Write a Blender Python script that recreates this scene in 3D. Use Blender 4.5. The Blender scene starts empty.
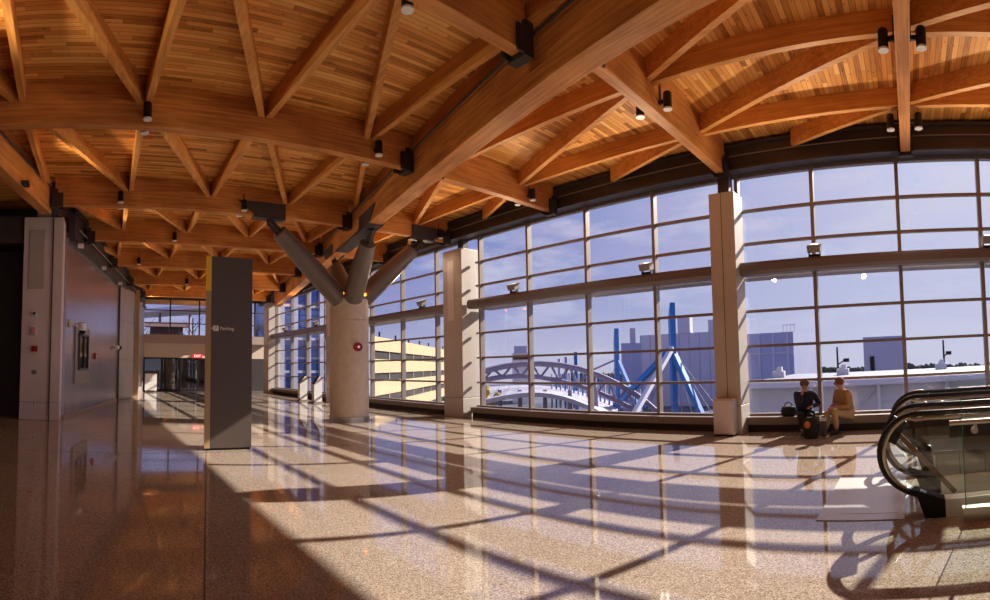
import bpy, bmesh, math, random
from mathutils import Vector, Matrix
random.seed(7)
C = bpy.context.scene.collection
S = bpy.context.scene
PI = math.pi

# ------------------------------------------------------------------ camera
# World: camera stands at (0, 0, 1.6). +Y points at the window wall, X runs along it.
FPX, TILT, ROLL, AZ, CY, EYE = 517.73, .0503, -.0171, .8028, .4045, 1.6
_c, _s, _cr, _sr, _ca, _sa = math.cos(TILT), math.sin(TILT), math.cos(ROLL), math.sin(ROLL), math.cos(AZ), math.sin(AZ)
def w2c(X, Y, Z):
    x, y = X * _ca + Y * _sa, -X * _sa + Y * _ca
    yc, zc = y * _c + Z * _s, -y * _s + Z * _c
    return Vector((x * _cr + zc * _sr, yc, -x * _sr + zc * _cr))
ex, ey, ez = w2c(1, 0, 0), w2c(0, 1, 0), w2c(0, 0, 1)
right = Vector((ex.x, ey.x, ez.x)); fwd = Vector((ex.y, ey.y, ez.y)); up = Vector((ex.z, ey.z, ez.z))
cam_data = bpy.data.cameras.new('camera')
cam = bpy.data.objects.new('camera', cam_data); C.objects.link(cam)
M = Matrix((( right.x, up.x, -fwd.x, 0), (right.y, up.y, -fwd.y, 0), (right.z, up.z, -fwd.z, EYE), (0, 0, 0, 1)))
cam.matrix_world = M
cam_data.type = 'PANO'
cam_data.panorama_type = 'CENTRAL_CYLINDRICAL'
cam_data.central_cylindrical_radius = 1.0
cam_data.central_cylindrical_range_u_min = -495 / FPX
cam_data.central_cylindrical_range_u_max = 495 / FPX
cam_data.central_cylindrical_range_v_max = (300 + CY * 100) / FPX
cam_data.central_cylindrical_range_v_min = -(300 - CY * 100) / FPX
cam_data.clip_end = 3000
S.camera = cam

# ------------------------------------------------------------------ sky, sun, exposure
SUN = Vector((.27, 1.0, .59 * 1.035)).normalized()      # towards the sun
world = bpy.data.worlds.new('sky'); S.world = world; world.use_nodes = True
nt = world.node_tree; nt.nodes.clear()
def N(nt, t, **kw):
    n = nt.nodes.new(t)
    for k, v in kw.items():
        if k in ('loc',): continue
        try: setattr(n, k, v)
        except Exception: n.inputs[k].default_value = v
    return n
def ramp(n, stops, interp='LINEAR'):
    cr = n.color_ramp; cr.interpolation = interp
    while len(cr.elements) > 1: cr.elements.remove(cr.elements[-1])
    cr.elements[0].position = stops[0][0]; cr.elements[0].color = (*stops[0][1], 1)
    for p, c in stops[1:]:
        e = cr.elements.new(p); e.color = (*c, 1)
tc = N(nt, 'ShaderNodeTexCoord'); sep = N(nt, 'ShaderNodeSeparateXYZ')
nt.links.new(tc.outputs['Generated'], sep.inputs[0])
rm = N(nt, 'ShaderNodeValToRGB')
ramp(rm, [(0, (.20, .19, .22)), (.470, (.40, .38, .42)), (.476, (.60, .58, .74)), (.502, (.56, .56, .76)), (.55, (.34, .38, .70)), (.62, (.20, .26, .64)), (.70, (.14, .19, .58)), (.85, (.12, .16, .5)), (1, (.10, .14, .45))])
mz = N(nt, 'ShaderNodeMath', operation='MULTIPLY_ADD'); mz.inputs[1].default_value = .5; mz.inputs[2].default_value = .5
nt.links.new(sep.outputs['Z'], mz.inputs[0]); nt.links.new(mz.outputs[0], rm.inputs[0])
# brighter and whiter towards the sun
dot = N(nt, 'ShaderNodeVectorMath', operation='DOT_PRODUCT'); dot.inputs[1].default_value = SUN
nt.links.new(tc.outputs['Generated'], dot.inputs[0])
dr = N(nt, 'ShaderNodeValToRGB'); ramp(dr, [(0, (0, 0, 0)), (.25, (.0, .0, .0)), (.65, (.22, .22, .22)), (.9, (.62, .62, .62)), (1, (.95, .95, .95))])
nt.links.new(dot.outputs['Value'], dr.inputs[0])
mx = N(nt, 'ShaderNodeMixRGB'); mx.inputs[2].default_value = (.80, .84, 1.06, 1)
nt.links.new(dr.outputs[0], mx.inputs[0]); nt.links.new(rm.outputs[0], mx.inputs[1])
# thin cloud streaks
mp = N(nt, 'ShaderNodeMapping'); mp.inputs['Scale'].default_value = (3, 3, 11)
nt.links.new(tc.outputs['Generated'], mp.inputs[0])
nz = N(nt, 'ShaderNodeTexNoise'); nz.inputs['Scale'].default_value = 1.6; nz.inputs['Detail'].default_value = 7; nz.inputs['Roughness'].default_value = .6
nt.links.new(mp.outputs[0], nz.inputs['Vector'])
cr_ = N(nt, 'ShaderNodeValToRGB'); ramp(cr_, [(.5, (0, 0, 0)), (.72, (.75, .75, .75))])
nt.links.new(nz.outputs['Fac'], cr_.inputs[0])
mx2 = N(nt, 'ShaderNodeMixRGB'); mx2.inputs[2].default_value = (.72, .74, .92, 1)
nt.links.new(cr_.outputs[0], mx2.inputs[0]); nt.links.new(mx.outputs[0], mx2.inputs[1])
bg = N(nt, 'ShaderNodeBackground'); bg.inputs['Strength'].default_value = .74
nt.links.new(mx2.outputs[0], bg.inputs[0])
wo = N(nt, 'ShaderNodeOutputWorld'); nt.links.new(bg.outputs[0], wo.inputs[0])
sl = bpy.data.lights.new('sun', 'SUN'); sl.energy = 9.6; sl.angle = math.radians(.5); sl.color = (1, .93, .83)
so = bpy.data.objects.new('sun', sl); C.objects.link(so); so.rotation_euler = SUN.to_track_quat('Z', 'Y').to_euler(); so.location = (20, 60, 40)
S.view_settings.view_transform = 'Standard'; S.view_settings.look = 'None'; S.view_settings.gamma = 1
S.view_settings.use_curve_mapping = False; S.view_settings.exposure = 0.28

# ------------------------------------------------------------------ materials
def lin(r, g, b):
    f = lambda v: (v / 255 / 12.92) if v / 255 <= .04045 else ((v / 255 + .055) / 1.055) ** 2.4
    return (f(r), f(g), f(b))
def mat(name, rgb, rough=.5, metal=0, spec=.5, noise=0, nscale=4, bump=0, stretch=(1, 1, 1), emit=None, es=0):
    m = bpy.data.materials.new(name); m.use_nodes = True; t = m.node_tree; b = t.nodes['Principled BSDF']
    col = lin(*rgb)
    b.inputs['Base Color'].default_value = (*col, 1); b.inputs['Roughness'].default_value = rough
    b.inputs['Metallic'].default_value = metal; b.inputs['Specular IOR Level'].default_value = spec
    if emit: b.inputs['Emission Color'].default_value = (*lin(*emit), 1); b.inputs['Emission Strength'].default_value = es
    if noise or bump:
        g = N(t, 'ShaderNodeNewGeometry'); mp = N(t, 'ShaderNodeMapping'); mp.inputs['Scale'].default_value = stretch
        t.links.new(g.outputs['Position'], mp.inputs[0])
        n = N(t, 'ShaderNodeTexNoise'); n.inputs['Scale'].default_value = nscale; n.inputs['Detail'].default_value = 5
        t.links.new(mp.outputs[0], n.inputs['Vector'])
        r = N(t, 'ShaderNodeValToRGB')
        ramp(r, [(.3, tuple(c * (1 - noise) for c in col)), (.7, tuple(min(1, c * (1 + noise)) for c in col))])
        t.links.new(n.outputs['Fac'], r.inputs[0]); t.links.new(r.outputs[0], b.inputs['Base Color'])
        if bump:
            bp = N(t, 'ShaderNodeBump'); bp.inputs['Strength'].default_value = bump; bp.inputs['Distance'].default_value = .01
            t.links.new(n.outputs['Fac'], bp.inputs['Height']); t.links.new(bp.outputs[0], b.inputs['Normal'])
    return m

def wood(name, a, b_, axis, grain=(1.2, 22), rough=.5):
    """laminated timber: fine grain running along one axis ('X','Y' or an angle)"""
    m = bpy.data.materials.new(name); m.use_nodes = True; t = m.node_tree; b = t.nodes['Principled BSDF']
    b.inputs['Roughness'].default_value = rough; b.inputs['Specular IOR Level'].default_value = .25
    g = N(t, 'ShaderNodeNewGeometry')
    rot = N(t, 'ShaderNodeMapping'); rot.inputs['Rotation'].default_value = (0, 0, -axis)
    t.links.new(g.outputs['Position'], rot.inputs[0])
    mp = N(t, 'ShaderNodeMapping'); mp.inputs['Scale'].default_value = (grain[0], grain[1], grain[1])
    t.links.new(rot.outputs[0], mp.inputs[0])
    n = N(t, 'ShaderNodeTexNoise'); n.inputs['Scale'].default_value = 1; n.inputs['Detail'].default_value = 6; n.inputs['Distortion'].default_value = .6
    t.links.new(mp.outputs[0], n.inputs['Vector'])
    n2 = N(t, 'ShaderNodeTexNoise'); n2.inputs['Scale'].default_value = .9; n2.inputs['Detail'].default_value = 2
    t.links.new(rot.outputs[0], n2.inputs['Vector'])
    ad = N(t, 'ShaderNodeMath', operation='MULTIPLY_ADD'); ad.inputs[1].default_value = .5
    t.links.new(n2.outputs['Fac'], ad.inputs[0]); 
    ml = N(t, 'ShaderNodeMath', operation='MULTIPLY'); ml.inputs[1].default_value = .55
    t.links.new(n.outputs['Fac'], ml.inputs[0]); t.links.new(ml.outputs[0], ad.inputs[2])
    r = N(t, 'ShaderNodeValToRGB'); ramp(r, [(.36, lin(*a)), (.66, lin(*b_))])
    t.links.new(ad.outputs[0], r.inputs[0])
    # glue lines between laminations
    sp = N(t, 'ShaderNodeSeparateXYZ'); t.links.new(g.outputs['Position'], sp.inputs[0])
    fr = N(t, 'ShaderNodeMath', operation='MULTIPLY'); fr.inputs[1].default_value = 1 / .045
    t.links.new(sp.outputs['Z'], fr.inputs[0])
    fl = N(t, 'ShaderNodeMath', operation='FLOOR'); t.links.new(fr.outputs[0], fl.inputs[0])
    wn = N(t, 'ShaderNodeTexWhiteNoise'); wn.noise_dimensions = '1D'; t.links.new(fl.outputs[0], wn.inputs['W'])
    mm = N(t, 'ShaderNodeMath', operation='MULTIPLY_ADD'); mm.inputs[1].default_value = .16; mm.inputs[2].default_value = .90
    t.links.new(wn.outputs['Value'], mm.inputs[0])
    vm = N(t, 'ShaderNodeVectorMath', operation='SCALE'); t.links.new(r.outputs[0], vm.inputs[0]); t.links.new(mm.outputs[0], vm.inputs['Scale'])
    t.links.new(vm.outputs[0], b.inputs['Base Color'])
    bp = N(t, 'ShaderNodeBump'); bp.inputs['Strength'].default_value = .15; bp.inputs['Distance'].default_value = .01
    t.links.new(n.outputs['Fac'], bp.inputs['Height']); t.links.new(bp.outputs[0], b.inputs['Normal'])
    return m

def deck_mat():
    m = bpy.data.materials.new('plank_deck'); m.use_nodes = True; t = m.node_tree; b = t.nodes['Principled BSDF']
    b.inputs['Roughness'].default_value = .55; b.inputs['Specular IOR Level'].default_value = .2
    g = N(t, 'ShaderNodeNewGeometry'); sp = N(t, 'ShaderNodeSeparateXYZ'); t.links.new(g.outputs['Position'], sp.inputs[0])
    W = .09
    dx = N(t, 'ShaderNodeMath', operation='MULTIPLY'); dx.inputs[1].default_value = 1 / W; t.links.new(sp.outputs['X'], dx.inputs[0])
    fx = N(t, 'ShaderNodeMath', operation='FLOOR'); t.links.new(dx.outputs[0], fx.inputs[0])
    w1 = N(t, 'ShaderNodeTexWhiteNoise'); w1.noise_dimensions = '1D'; t.links.new(fx.outputs[0], w1.inputs['W'])
    # plank ends staggered
    yo = N(t, 'ShaderNodeMath', operation='MULTIPLY_ADD'); yo.inputs[1].default_value = 2.6; t.links.new(w1.outputs['Value'], yo.inputs[0]); t.links.new(sp.outputs['Y'], yo.inputs[2])
    yd = N(t, 'ShaderNodeMath', operation='MULTIPLY'); yd.inputs[1].default_value = 1 / 1.3; t.links.new(yo.outputs[0], yd.inputs[0])
    yf = N(t, 'ShaderNodeMath', operation='FLOOR'); t.links.new(yd.outputs[0], yf.inputs[0])
    cm = N(t, 'ShaderNodeCombineXYZ'); t.links.new(fx.outputs[0], cm.inputs[0]); t.links.new(yf.outputs[0], cm.inputs[1])
    w2 = N(t, 'ShaderNodeTexWhiteNoise'); w2.noise_dimensions = '2D'; t.links.new(cm.outputs[0], w2.inputs['Vector'])
    mp = N(t, 'ShaderNodeMapping'); mp.inputs['Scale'].default_value = (40, 2.2, 1); t.links.new(g.outputs['Position'], mp.inputs[0])
    n = N(t, 'ShaderNodeTexNoise'); n.inputs['Scale'].default_value = 1; n.inputs['Detail'].default_value = 5; n.inputs['Distortion'].default_value = 1.2
    t.links.new(mp.outputs[0], n.inputs['Vector'])
    a = N(t, 'ShaderNodeMath', operation='MULTIPLY_ADD'); a.inputs[1].default_value = .55; t.links.new(w2.outputs['Value'], a.inputs[0])
    a2 = N(t, 'ShaderNodeMath', operation='MULTIPLY'); a2.inputs[1].default_value = .45; t.links.new(n.outputs['Fac'], a2.inputs[0]); t.links.new(a2.outputs[0], a.inputs[2])
    r = N(t, 'ShaderNodeValToRGB'); ramp(r, [(.15, lin(134, 74, 28)), (.35, lin(208, 138, 66)), (.6, lin(236, 166, 88)), (.85, lin(250, 198, 118))])
    t.links.new(a.outputs[0], r.inputs[0])
    # knots
    kp = N(t, 'ShaderNodeMapping'); kp.inputs['Scale'].default_value = (9, 3.2, 1); t.links.new(g.outputs['Position'], kp.inputs[0])
    vo = N(t, 'ShaderNodeTexVoronoi'); vo.inputs['Scale'].default_value = 1; t.links.new(kp.outputs[0], vo.inputs['Vector'])
    kr = N(t, 'ShaderNodeValToRGB'); ramp(kr, [(.05, (.25, .2, .2)), (.12, (1, 1, 1))]); t.links.new(vo.outputs['Distance'], kr.inputs[0])
    m1 = N(t, 'ShaderNodeMixRGB', blend_type='MULTIPLY'); m1.inputs[0].default_value = .8; t.links.new(r.outputs[0], m1.inputs[1]); t.links.new(kr.outputs[0], m1.inputs[2])
    # grooves
    fr = N(t, 'ShaderNodeMath', operation='FRACT'); t.links.new(dx.outputs[0], fr.inputs[0])
    gr = N(t, 'ShaderNodeValToRGB'); ramp(gr, [(0, (.25, .2, .18)), (.07, (1, 1, 1)), (.93, (1, 1, 1)), (1, (.25, .2, .18))]); t.links.new(fr.outputs[0], gr.inputs[0])
    m2 = N(t, 'ShaderNodeMixRGB', blend_type='MULTIPLY'); m2.inputs[0].default_value = 1; t.links.new(m1.outputs[0], m2.inputs[1]); t.links.new(gr.outputs[0], m2.inputs[2])
    t.links.new(m2.outputs[0], b.inputs['Base Color'])
    return m

def floor_mat():
    m = bpy.data.materials.new('terrazzo'); m.use_nodes = True; t = m.node_tree; b = t.nodes['Principled BSDF']
    b.inputs['Roughness'].default_value = .09; b.inputs['Specular IOR Level'].default_value = .85
    g = N(t, 'ShaderNodeNewGeometry')
    vo = N(t, 'ShaderNodeTexVoronoi'); vo.inputs['Scale'].default_value = 110; t.links.new(g.outputs['Position'], vo.inputs['Vector'])
    wn = N(t, 'ShaderNodeSeparateColor'); t.links.new(vo.outputs['Color'], wn.inputs[0])
    r = N(t, 'ShaderNodeValToRGB'); ramp(r, [(.0, lin(116, 92, 78)), (.2, lin(154, 136, 120)), (.6, lin(172, 154, 138)), (.85, lin(186, 170, 152)), (1, lin(208, 196, 182))])
    t.links.new(wn.outputs[0], r.inputs[0])
    n = N(t, 'ShaderNodeTexNoise'); n.inputs['Scale'].default_value = .6; n.inputs['Detail'].default_value = 4; t.links.new(g.outputs['Position'], n.inputs['Vector'])
    nr = N(t, 'ShaderNodeValToRGB'); ramp(nr, [(.3, (.90, .88, .87)), (.7, (1, 1, 1))]); t.links.new(n.outputs['Fac'], nr.inputs[0])
    m1 = N(t, 'ShaderNodeMixRGB', blend_type='MULTIPLY'); m1.inputs[0].default_value = 1
    t.links.new(r.outputs[0], m1.inputs[1]); t.links.new(nr.outputs[0], m1.inputs[2])
    t.links.new(m1.outputs[0], b.inputs['Base Color'])
    rr = N(t, 'ShaderNodeMapRange'); rr.inputs[3].default_value = .02; rr.inputs[4].default_value = .08
    t.links.new(n.outputs['Fac'], rr.inputs[0]); t.links.new(rr.outputs[0], b.inputs['Roughness'])
    return m

def glass_mat(name, tint=(1, 1, 1), refl=1.0, base=0.0):
    m = bpy.data.materials.new(name); m.use_nodes = True; t = m.node_tree; t.nodes.clear()
    tr = N(t, 'ShaderNodeBsdfTransparent'); tr.inputs[0].default_value = (*tint, 1)
    gl = N(t, 'ShaderNodeBsdfGlossy'); gl.inputs['Roughness'].default_value = .02; gl.inputs[0].default_value = (refl, refl, refl, 1)
    lw = N(t, 'ShaderNodeLayerWeight'); lw.inputs[0].default_value = .5
    pw = N(t, 'ShaderNodeMath', operation='POWER'); pw.inputs[1].default_value = 5; t.links.new(lw.outputs['Facing'], pw.inputs[0])
    ad = N(t, 'ShaderNodeMath', operation='MULTIPLY_ADD'); ad.inputs[1].default_value = .6; ad.inputs[2].default_value = .04 + base; t.links.new(pw.outputs[0], ad.inputs[0])
    mxx = N(t, 'ShaderNodeMixShader'); t.links.new(ad.outputs[0], mxx.inputs[0]); t.links.new(tr.outputs[0], mxx.inputs[1]); t.links.new(gl.outputs[0], mxx.inputs[2])
    o = N(t, 'ShaderNodeOutputMaterial'); t.links.new(mxx.outputs[0], o.inputs[0])
    return m

def panel_mat(name, rgb, w, ang, metal=.7, rough=.33, hz=1.9):
    """metal wall panels with vertical and horizontal seams, along direction ang"""
    m = mat(name, rgb, rough, metal, noise=.10, nscale=1.2, stretch=(1, 1, .35)); t = m.node_tree; b = t.nodes['Principled BSDF']
    src = b.inputs['Base Color'].links[0].from_socket
    g = N(t, 'ShaderNodeNewGeometry'); mp = N(t, 'ShaderNodeMapping'); mp.inputs['Rotation'].default_value = (0, 0, -ang)
    t.links.new(g.outputs['Position'], mp.inputs[0]); sp = N(t, 'ShaderNodeSeparateXYZ'); t.links.new(mp.outputs[0], sp.inputs[0])
    cur = src
    for ax, ww in (('X', w), ('Z', hz)):
        d = N(t, 'ShaderNodeMath', operation='MULTIPLY'); d.inputs[1].default_value = 1 / ww; t.links.new(sp.outputs[ax], d.inputs[0])
        f = N(t, 'ShaderNodeMath', operation='FRACT'); t.links.new(d.outputs[0], f.inputs[0])
        e = .012 / ww
        r = N(t, 'ShaderNodeValToRGB'); ramp(r, [(0, (.3, .3, .3)), (e, (1, 1, 1)), (1 - e, (1, 1, 1)), (1, (.3, .3, .3))]); t.links.new(f.outputs[0], r.inputs[0])
        q = N(t, 'ShaderNodeMixRGB', blend_type='MULTIPLY'); q.inputs[0].default_value = 1; t.links.new(cur, q.inputs[1]); t.links.new(r.outputs[0], q.inputs[2]); cur = q.outputs[0]
    t.links.new(cur, b.inputs['Base Color'])
    return m

SL = -.215                      # slope dY/dX of the girder and the left wall
ANG = math.atan(SL)
M_deck = deck_mat(); M_floor = floor_mat()
M_beamY = wood('beam_wood', (164, 98, 46), (222, 150, 80), PI / 2)
M_gird = wood('girder_wood', (172, 104, 48), (232, 158, 84), ANG)
M_purX = wood('purlin_wood', (186, 118, 56), (234, 168, 92), 0)
M_steel = mat('dark_steel', (74, 66, 66), .5, .3, noise=.1, nscale=3)
M_shoeplate = mat('hanger_steel', (52, 44, 42), .5, .2)
M_black = mat('black_metal', (26, 24, 26), .45, .3)
M_strut = mat('grey_painted_steel', (120, 108, 100), .42, .2, noise=.05, nscale=2)
M_alu = mat('window_frame_metal', (150, 136, 128), .42, .45)
M_rail = mat('rail_metal', (120, 108, 108), .4, .4)
M_conc = mat('precast_concrete', (226, 212, 192), .75, 0, noise=.07, nscale=6, bump=.05)
M_clad = mat('column_cladding', (196, 184, 172), .5, .2, noise=.04, nscale=2)
M_clad2 = mat('pillar_cladding', (222, 208, 204), .45, .0, noise=.04, nscale=2)
M_seam = mat('seam', (60, 52, 50), .7)
M_wall = panel_mat('metal_wall_panels', (184, 172, 180), 1.05, ANG, rough=.26)
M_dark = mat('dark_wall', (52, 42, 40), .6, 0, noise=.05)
M_beige = mat('beige_plaster', (206, 188, 164), .8, 0, noise=.03)
M_ledge = mat('ledge_stone', (168, 146, 134), .6)
M_sill = mat('sill_metal', (128, 112, 104), .5, .3)
M_glass = glass_mat('window_glass')
M_gg = glass_mat('balustrade_glass', (.955, .985, .97), 1.0, .01)
M_edge = mat('green_glass_edge', (60, 140, 110), .2, 0)
M_ss = mat('stainless_steel', (204, 196, 186), .28, .75)
M_satin = mat('satin_panel', (232, 224, 204), .5, .0)
M_bronze = mat('bronze_trim', (140, 108, 82), .35, .7)
M_rubber = mat('black_rubber', (28, 24, 26), .4)
M_white = mat('white_plastic', (225, 222, 220), .4)
M_red = mat('red_plastic', (170, 22, 26), .35)
M_sign = mat('sign_brown_grey', (84, 72, 64), .45, .1, noise=.03)
M_signside = mat('sign_tan_edge', (168, 138, 96), .45)
M_yellow = mat('yellow_band', (236, 186, 20), .45)
M_joint = mat('floor_joint', (62, 46, 40), .6)
M_plate = mat('landing_plate', (206, 202, 198), .3, .1, noise=.04, nscale=30)
M_lamp = mat('lamp_lens', (255, 240, 215), .3, emit=(255, 226, 180), es=6)
M_lampdim = mat('lamp_reflector', (215, 200, 185), .25, .5, emit=(255, 226, 190), es=.5)
M_amber = mat('amber_lamp', (255, 170, 60), .3, emit=(255, 130, 30), es=9)

# ------------------------------------------------------------------ mesh helpers
class MB:
    def __init__(s): s.v, s.f, s.mi = [], [], []
    def add(s, vs, fs, mi=0):
        o = len(s.v); s.v += [tuple(v) for v in vs]; s.f += [tuple(i + o for i in f) for f in fs]; s.mi += [mi] * len(fs)
    def hexa(s, p, mi=0):       # 8 points: bottom 4 (ccw from above), top 4
        s.add(p, [(3, 2, 1, 0), (4, 5, 6, 7), (0, 1, 5, 4), (1, 2, 6, 5), (2, 3, 7, 6), (3, 0, 4, 7)], mi)
    def box(s, x0, x1, y0, y1, z0, z1, mi=0):
        s.hexa([(x0, y0, z0), (x1, y0, z0), (x1, y1, z0), (x0, y1, z0), (x0, y0, z1), (x1, y0, z1), (x1, y1, z1), (x0, y1, z1)], mi)
    def obox(s, c, e, hx, hy, z0, z1, mi=0):   # box in plan frame with direction e
        c = Vector(c[:2]); e = Vector(e[:2]).normalized(); n = Vector((-e.y, e.x))
        q = [c - e * hx - n * hy, c + e * hx - n * hy, c + e * hx + n * hy, c - e * hx + n * hy]
        s.hexa([(p.x, p.y, z0) for p in q] + [(p.x, p.y, z1) for p in q], mi)
    def wallseg(s, a, b, th, z0, z1, mi=0):    # vertical slab centred on plan segment a-b
        a, b = Vector(a[:2]), Vector(b[:2]); c = (a + b) / 2
        s.obox(c, b - a, (b - a).length / 2, th / 2, z0, z1, mi)
    def bar(s, a, b, w, h, mi=0, upv=(0, 0, 1)):
        a, b = Vector(a), Vector(b); d = (b - a).normalized(); u = Vector(upv)
        r = d.cross(u)
        if r.length < 1e-4: r = d.cross(Vector((1, 0, 0)))
        r.normalize(); u = r.cross(d).normalized()
        p = []
        for q in (a, b):
            for sx, sy in ((-1, -1), (1, -1), (1, 1), (-1, 1)): p.append(q + r * sx * w / 2 + u * sy * h / 2)
        s.add(p, [(3, 2, 1, 0), (4, 5, 6, 7), (0, 1, 5, 4), (1, 2, 6, 5), (2, 3, 7, 6), (3, 0, 4, 7)], mi)
    def tube(s, pts, rad, n=12, mi=0, caps=True, closed=False):
        pts = [Vector(p) for p in pts]; R = rad if isinstance(rad, (list, tuple)) else [rad] * len(pts)
        o = len(s.v); k = len(pts); prev = None
        for i, p in enumerate(pts):
            if closed: d = (pts[(i + 1) % k] - pts[i - 1]).normalized()
            else: d = (pts[min(i + 1, k - 1)] - pts[max(i - 1, 0)]).normalized()
            if prev is None:
                a = d.cross(Vector((0, 0, 1)))
                if a.length < 1e-3: a = d.cross(Vector((1, 0, 0)))
            else:
                a = prev - d * prev.dot(d)
            a.normalize(); prev = a; b = d.cross(a)
            for j in range(n):
                t = 2 * PI * j / n; s.v.append(tuple(p + (a * math.cos(t) + b * math.sin(t)) * R[i]))
        rng = range(k) if closed else range(k - 1)
        for i in rng:
            i2 = (i + 1) % k
            for j in range(n):
                s.f.append((o + i * n + j, o + i * n + (j + 1) % n, o + i2 * n + (j + 1) % n, o + i2 * n + j)); s.mi.append(mi)
        if caps and not closed:
            s.f.append(tuple(o + j for j in range(n))[::-1]); s.mi.append(mi)
            s.f.append(tuple(o + (k - 1) * n + j for j in range(n))); s.mi.append(mi)
    def lathe(s, c, prof, n=40, mi=0):
        s.tube([(c[0], c[1], c[2] + z) for r, z in prof], [max(r, 1e-4) for r, z in prof], n, mi)
    def prism(s, pts2, fn, d0, d1, mi=0):      # polygon extruded; fn(u,v,d)->xyz
        k = len(pts2); v = [fn(u, w, d0) for u, w in pts2] + [fn(u, w, d1) for u, w in pts2]
        s.add(v, [tuple(range(k))[::-1], tuple(range(k, 2 * k))] + [(i, (i + 1) % k, k + (i + 1) % k, k + i) for i in range(k)], mi)
    def sphere(s, c, r, sc=(1, 1, 1), nu=14, nv=9, mi=0):
        o = len(s.v)
        for i in range(nv + 1):
            ph = PI * i / nv
            for j in range(nu):
                th = 2 * PI * j / nu
                s.v.append((c[0] + r * sc[0] * math.sin(ph) * math.cos(th), c[1] + r * sc[1] * math.sin(ph) * math.sin(th), c[2] + r * sc[2] * math.cos(ph)))
        for i in range(nv):
            for j in range(nu):
                s.f.append((o + i * nu + j, o + (i + 1) * nu + j, o + (i + 1) * nu + (j + 1) % nu, o + i * nu + (j + 1) % nu)); s.mi.append(mi)

def wloc(o):
    p = Vector((0, 0, 0))
    while o is not None: p += Vector(o.location); o = o.parent
    return p
def obj(name, mb, m, parent=None, loc=None, smooth=False, bevel=0):
    """build mesh given in world coordinates; origin at parent's base (or loc)"""
    base = wloc(parent) if parent else Vector(loc or (0, 0, 0))
    me = bpy.data.meshes.new(name)
    me.from_pydata([tuple(Vector(v) - base) for v in mb.v], [], mb.f)
    for mm in (m if isinstance(m, (list, tuple)) else [m]): me.materials.append(mm)
    for p, i in zip(me.polygons, mb.mi): p.material_index = i
    bm = bmesh.new(); bm.from_mesh(me)
    bmesh.ops.remove_doubles(bm, verts=bm.verts, dist=1e-5)
    bmesh.ops.recalc_face_normals(bm, faces=bm.faces)
    bm.to_mesh(me); bm.free()
    if smooth:
        for p in me.polygons: p.use_smooth = True
        try: me.set_sharp_from_angle(angle=math.radians(40))
        except Exception: pass
    o = bpy.data.objects.new(name, me); C.objects.link(o)
    if parent: o.parent = parent
    else: o.location = base
    if bevel:
        bv = o.modifiers.new('bevel', 'BEVEL'); bv.width = bevel; bv.segments = 2; bv.limit_method = 'ANGLE'
    return o
def tag(o, label=None, cat=None, group=None, kind=None):
    if label: o['label'] = label
    if cat: o['category'] = cat
    if group: o['group'] = group
    if kind: o['kind'] = kind
    return o
def thing(name, label, cat, loc=(0, 0, 0), group=None, kind=None):
    o = bpy.data.objects.new(name, None); C.objects.link(o); o.location = loc; o.empty_display_size = .1
    return tag(o, label, cat, group, kind)
def struct(name, mb, m, label=None, **k):
    o = obj(name, mb, m, **k); return tag(o, label, None, None, 'structure')
def copy_tree(o, parent=None):
    c = o.copy(); C.objects.link(c); c.parent = parent
    for ch in list(o.children): copy_tree(ch, c)
    return c
def at(px, py, dist):
    """point at a horizontal distance along the line of sight (used for the view outside)"""
    ph = (px - 495) / FPX; z = -(py - 300 - CY * 100) / FPX
    x, y = math.sin(ph), math.cos(ph)
    X, Z = x * _cr - z * _sr, x * _sr + z * _cr
    Y, Z2 = y * _c - Z * _s, y * _s + Z * _c
    w = Vector((X * _ca - Y * _sa, X * _sa + Y * _ca, Z2)); k = dist / math.hypot(w.x, w.y)
    return w * k + Vector((0, 0, EYE))

# ================================================================== SETTING
D = 11.2
ZD = 6.45                        # underside of the deck
def gY(X, off): return off + SL * X
LW = -4.28                       # left wall line offset
XL = -33.5
# floor with the opening for the escalators
fl = MB()
HX0, HX1, HY0, HY1 = 1.35, 6.2, 4.95, 8.05
for x0, x1, y0, y1 in ((-40, HX0, -14, D + .1), (HX1, 16, -14, D + .1), (HX0, HX1, -14, HY0), (HX0, HX1, HY1, D + .1)):
    fl.box(x0, x1, y0, y1, -.3, 0)
struct('floor', fl, M_floor)
# thin metal divider strips in the terrazzo
js = MB()
def strip(a, b, w=.012): js.wallseg(a, b, w, 0, .0015)
strip((-.6, -.6 * SL), (-30, -30 * SL))
for x in (-9.6, -14.2, -18.8, -23.4, -28):
    strip((x, gY(x, LW)), (x, D - .3))
struct('trim_1', js, M_joint)
# roof deck
dk = MB(); dk.box(-40, 16, -14, D + .35, ZD, ZD + .12)
ceiling = thing('ceiling', None, None, (-10, 5, ZD), kind='structure')
obj('deck', dk, M_deck, ceiling)

BX = [.08, -3.92, -8.75, -13.25, -17.0, -21.2, -25.8, -30.2]      # transverse beams
allX = [9.2, 4.6] + BX
nodes = [-1.45 + 2.17 * k for k in range(-3, 7)]
PD, PW = .34, .11
for i in range(len(allX) - 1):
    xa, xb = allX[i], allX[i + 1]            # xa nearer +X
    for j, yn in enumerate(nodes):
        if yn < gY(xb, LW) + .1 - (3 if xb > -14 else 0): continue
        for kind in (0, 1):
            y2 = yn if kind == 0 else yn - 2.17
            if kind == 0 and xb < -8 and xa > -5 and yn < 4: y2 += .35
            ya_, xe_ = yn + .05 * (1 if kind == 0 else -1), xb + .02
            if ya_ > 10.66:
                if kind == 0: continue
                f_ = (ya_ - 10.66) / (ya_ - y2); xe_ = xe_ + (xa - .02 - xe_) * f_; ya_ = 10.66
            mb = MB(); mb.bar((xe_, ya_, ZD - PD / 2 - .001), (xa - .02, y2, ZD - PD / 2 - .001), PW, PD)
            obj('purlin', mb, M_purX, ceiling)

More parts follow.
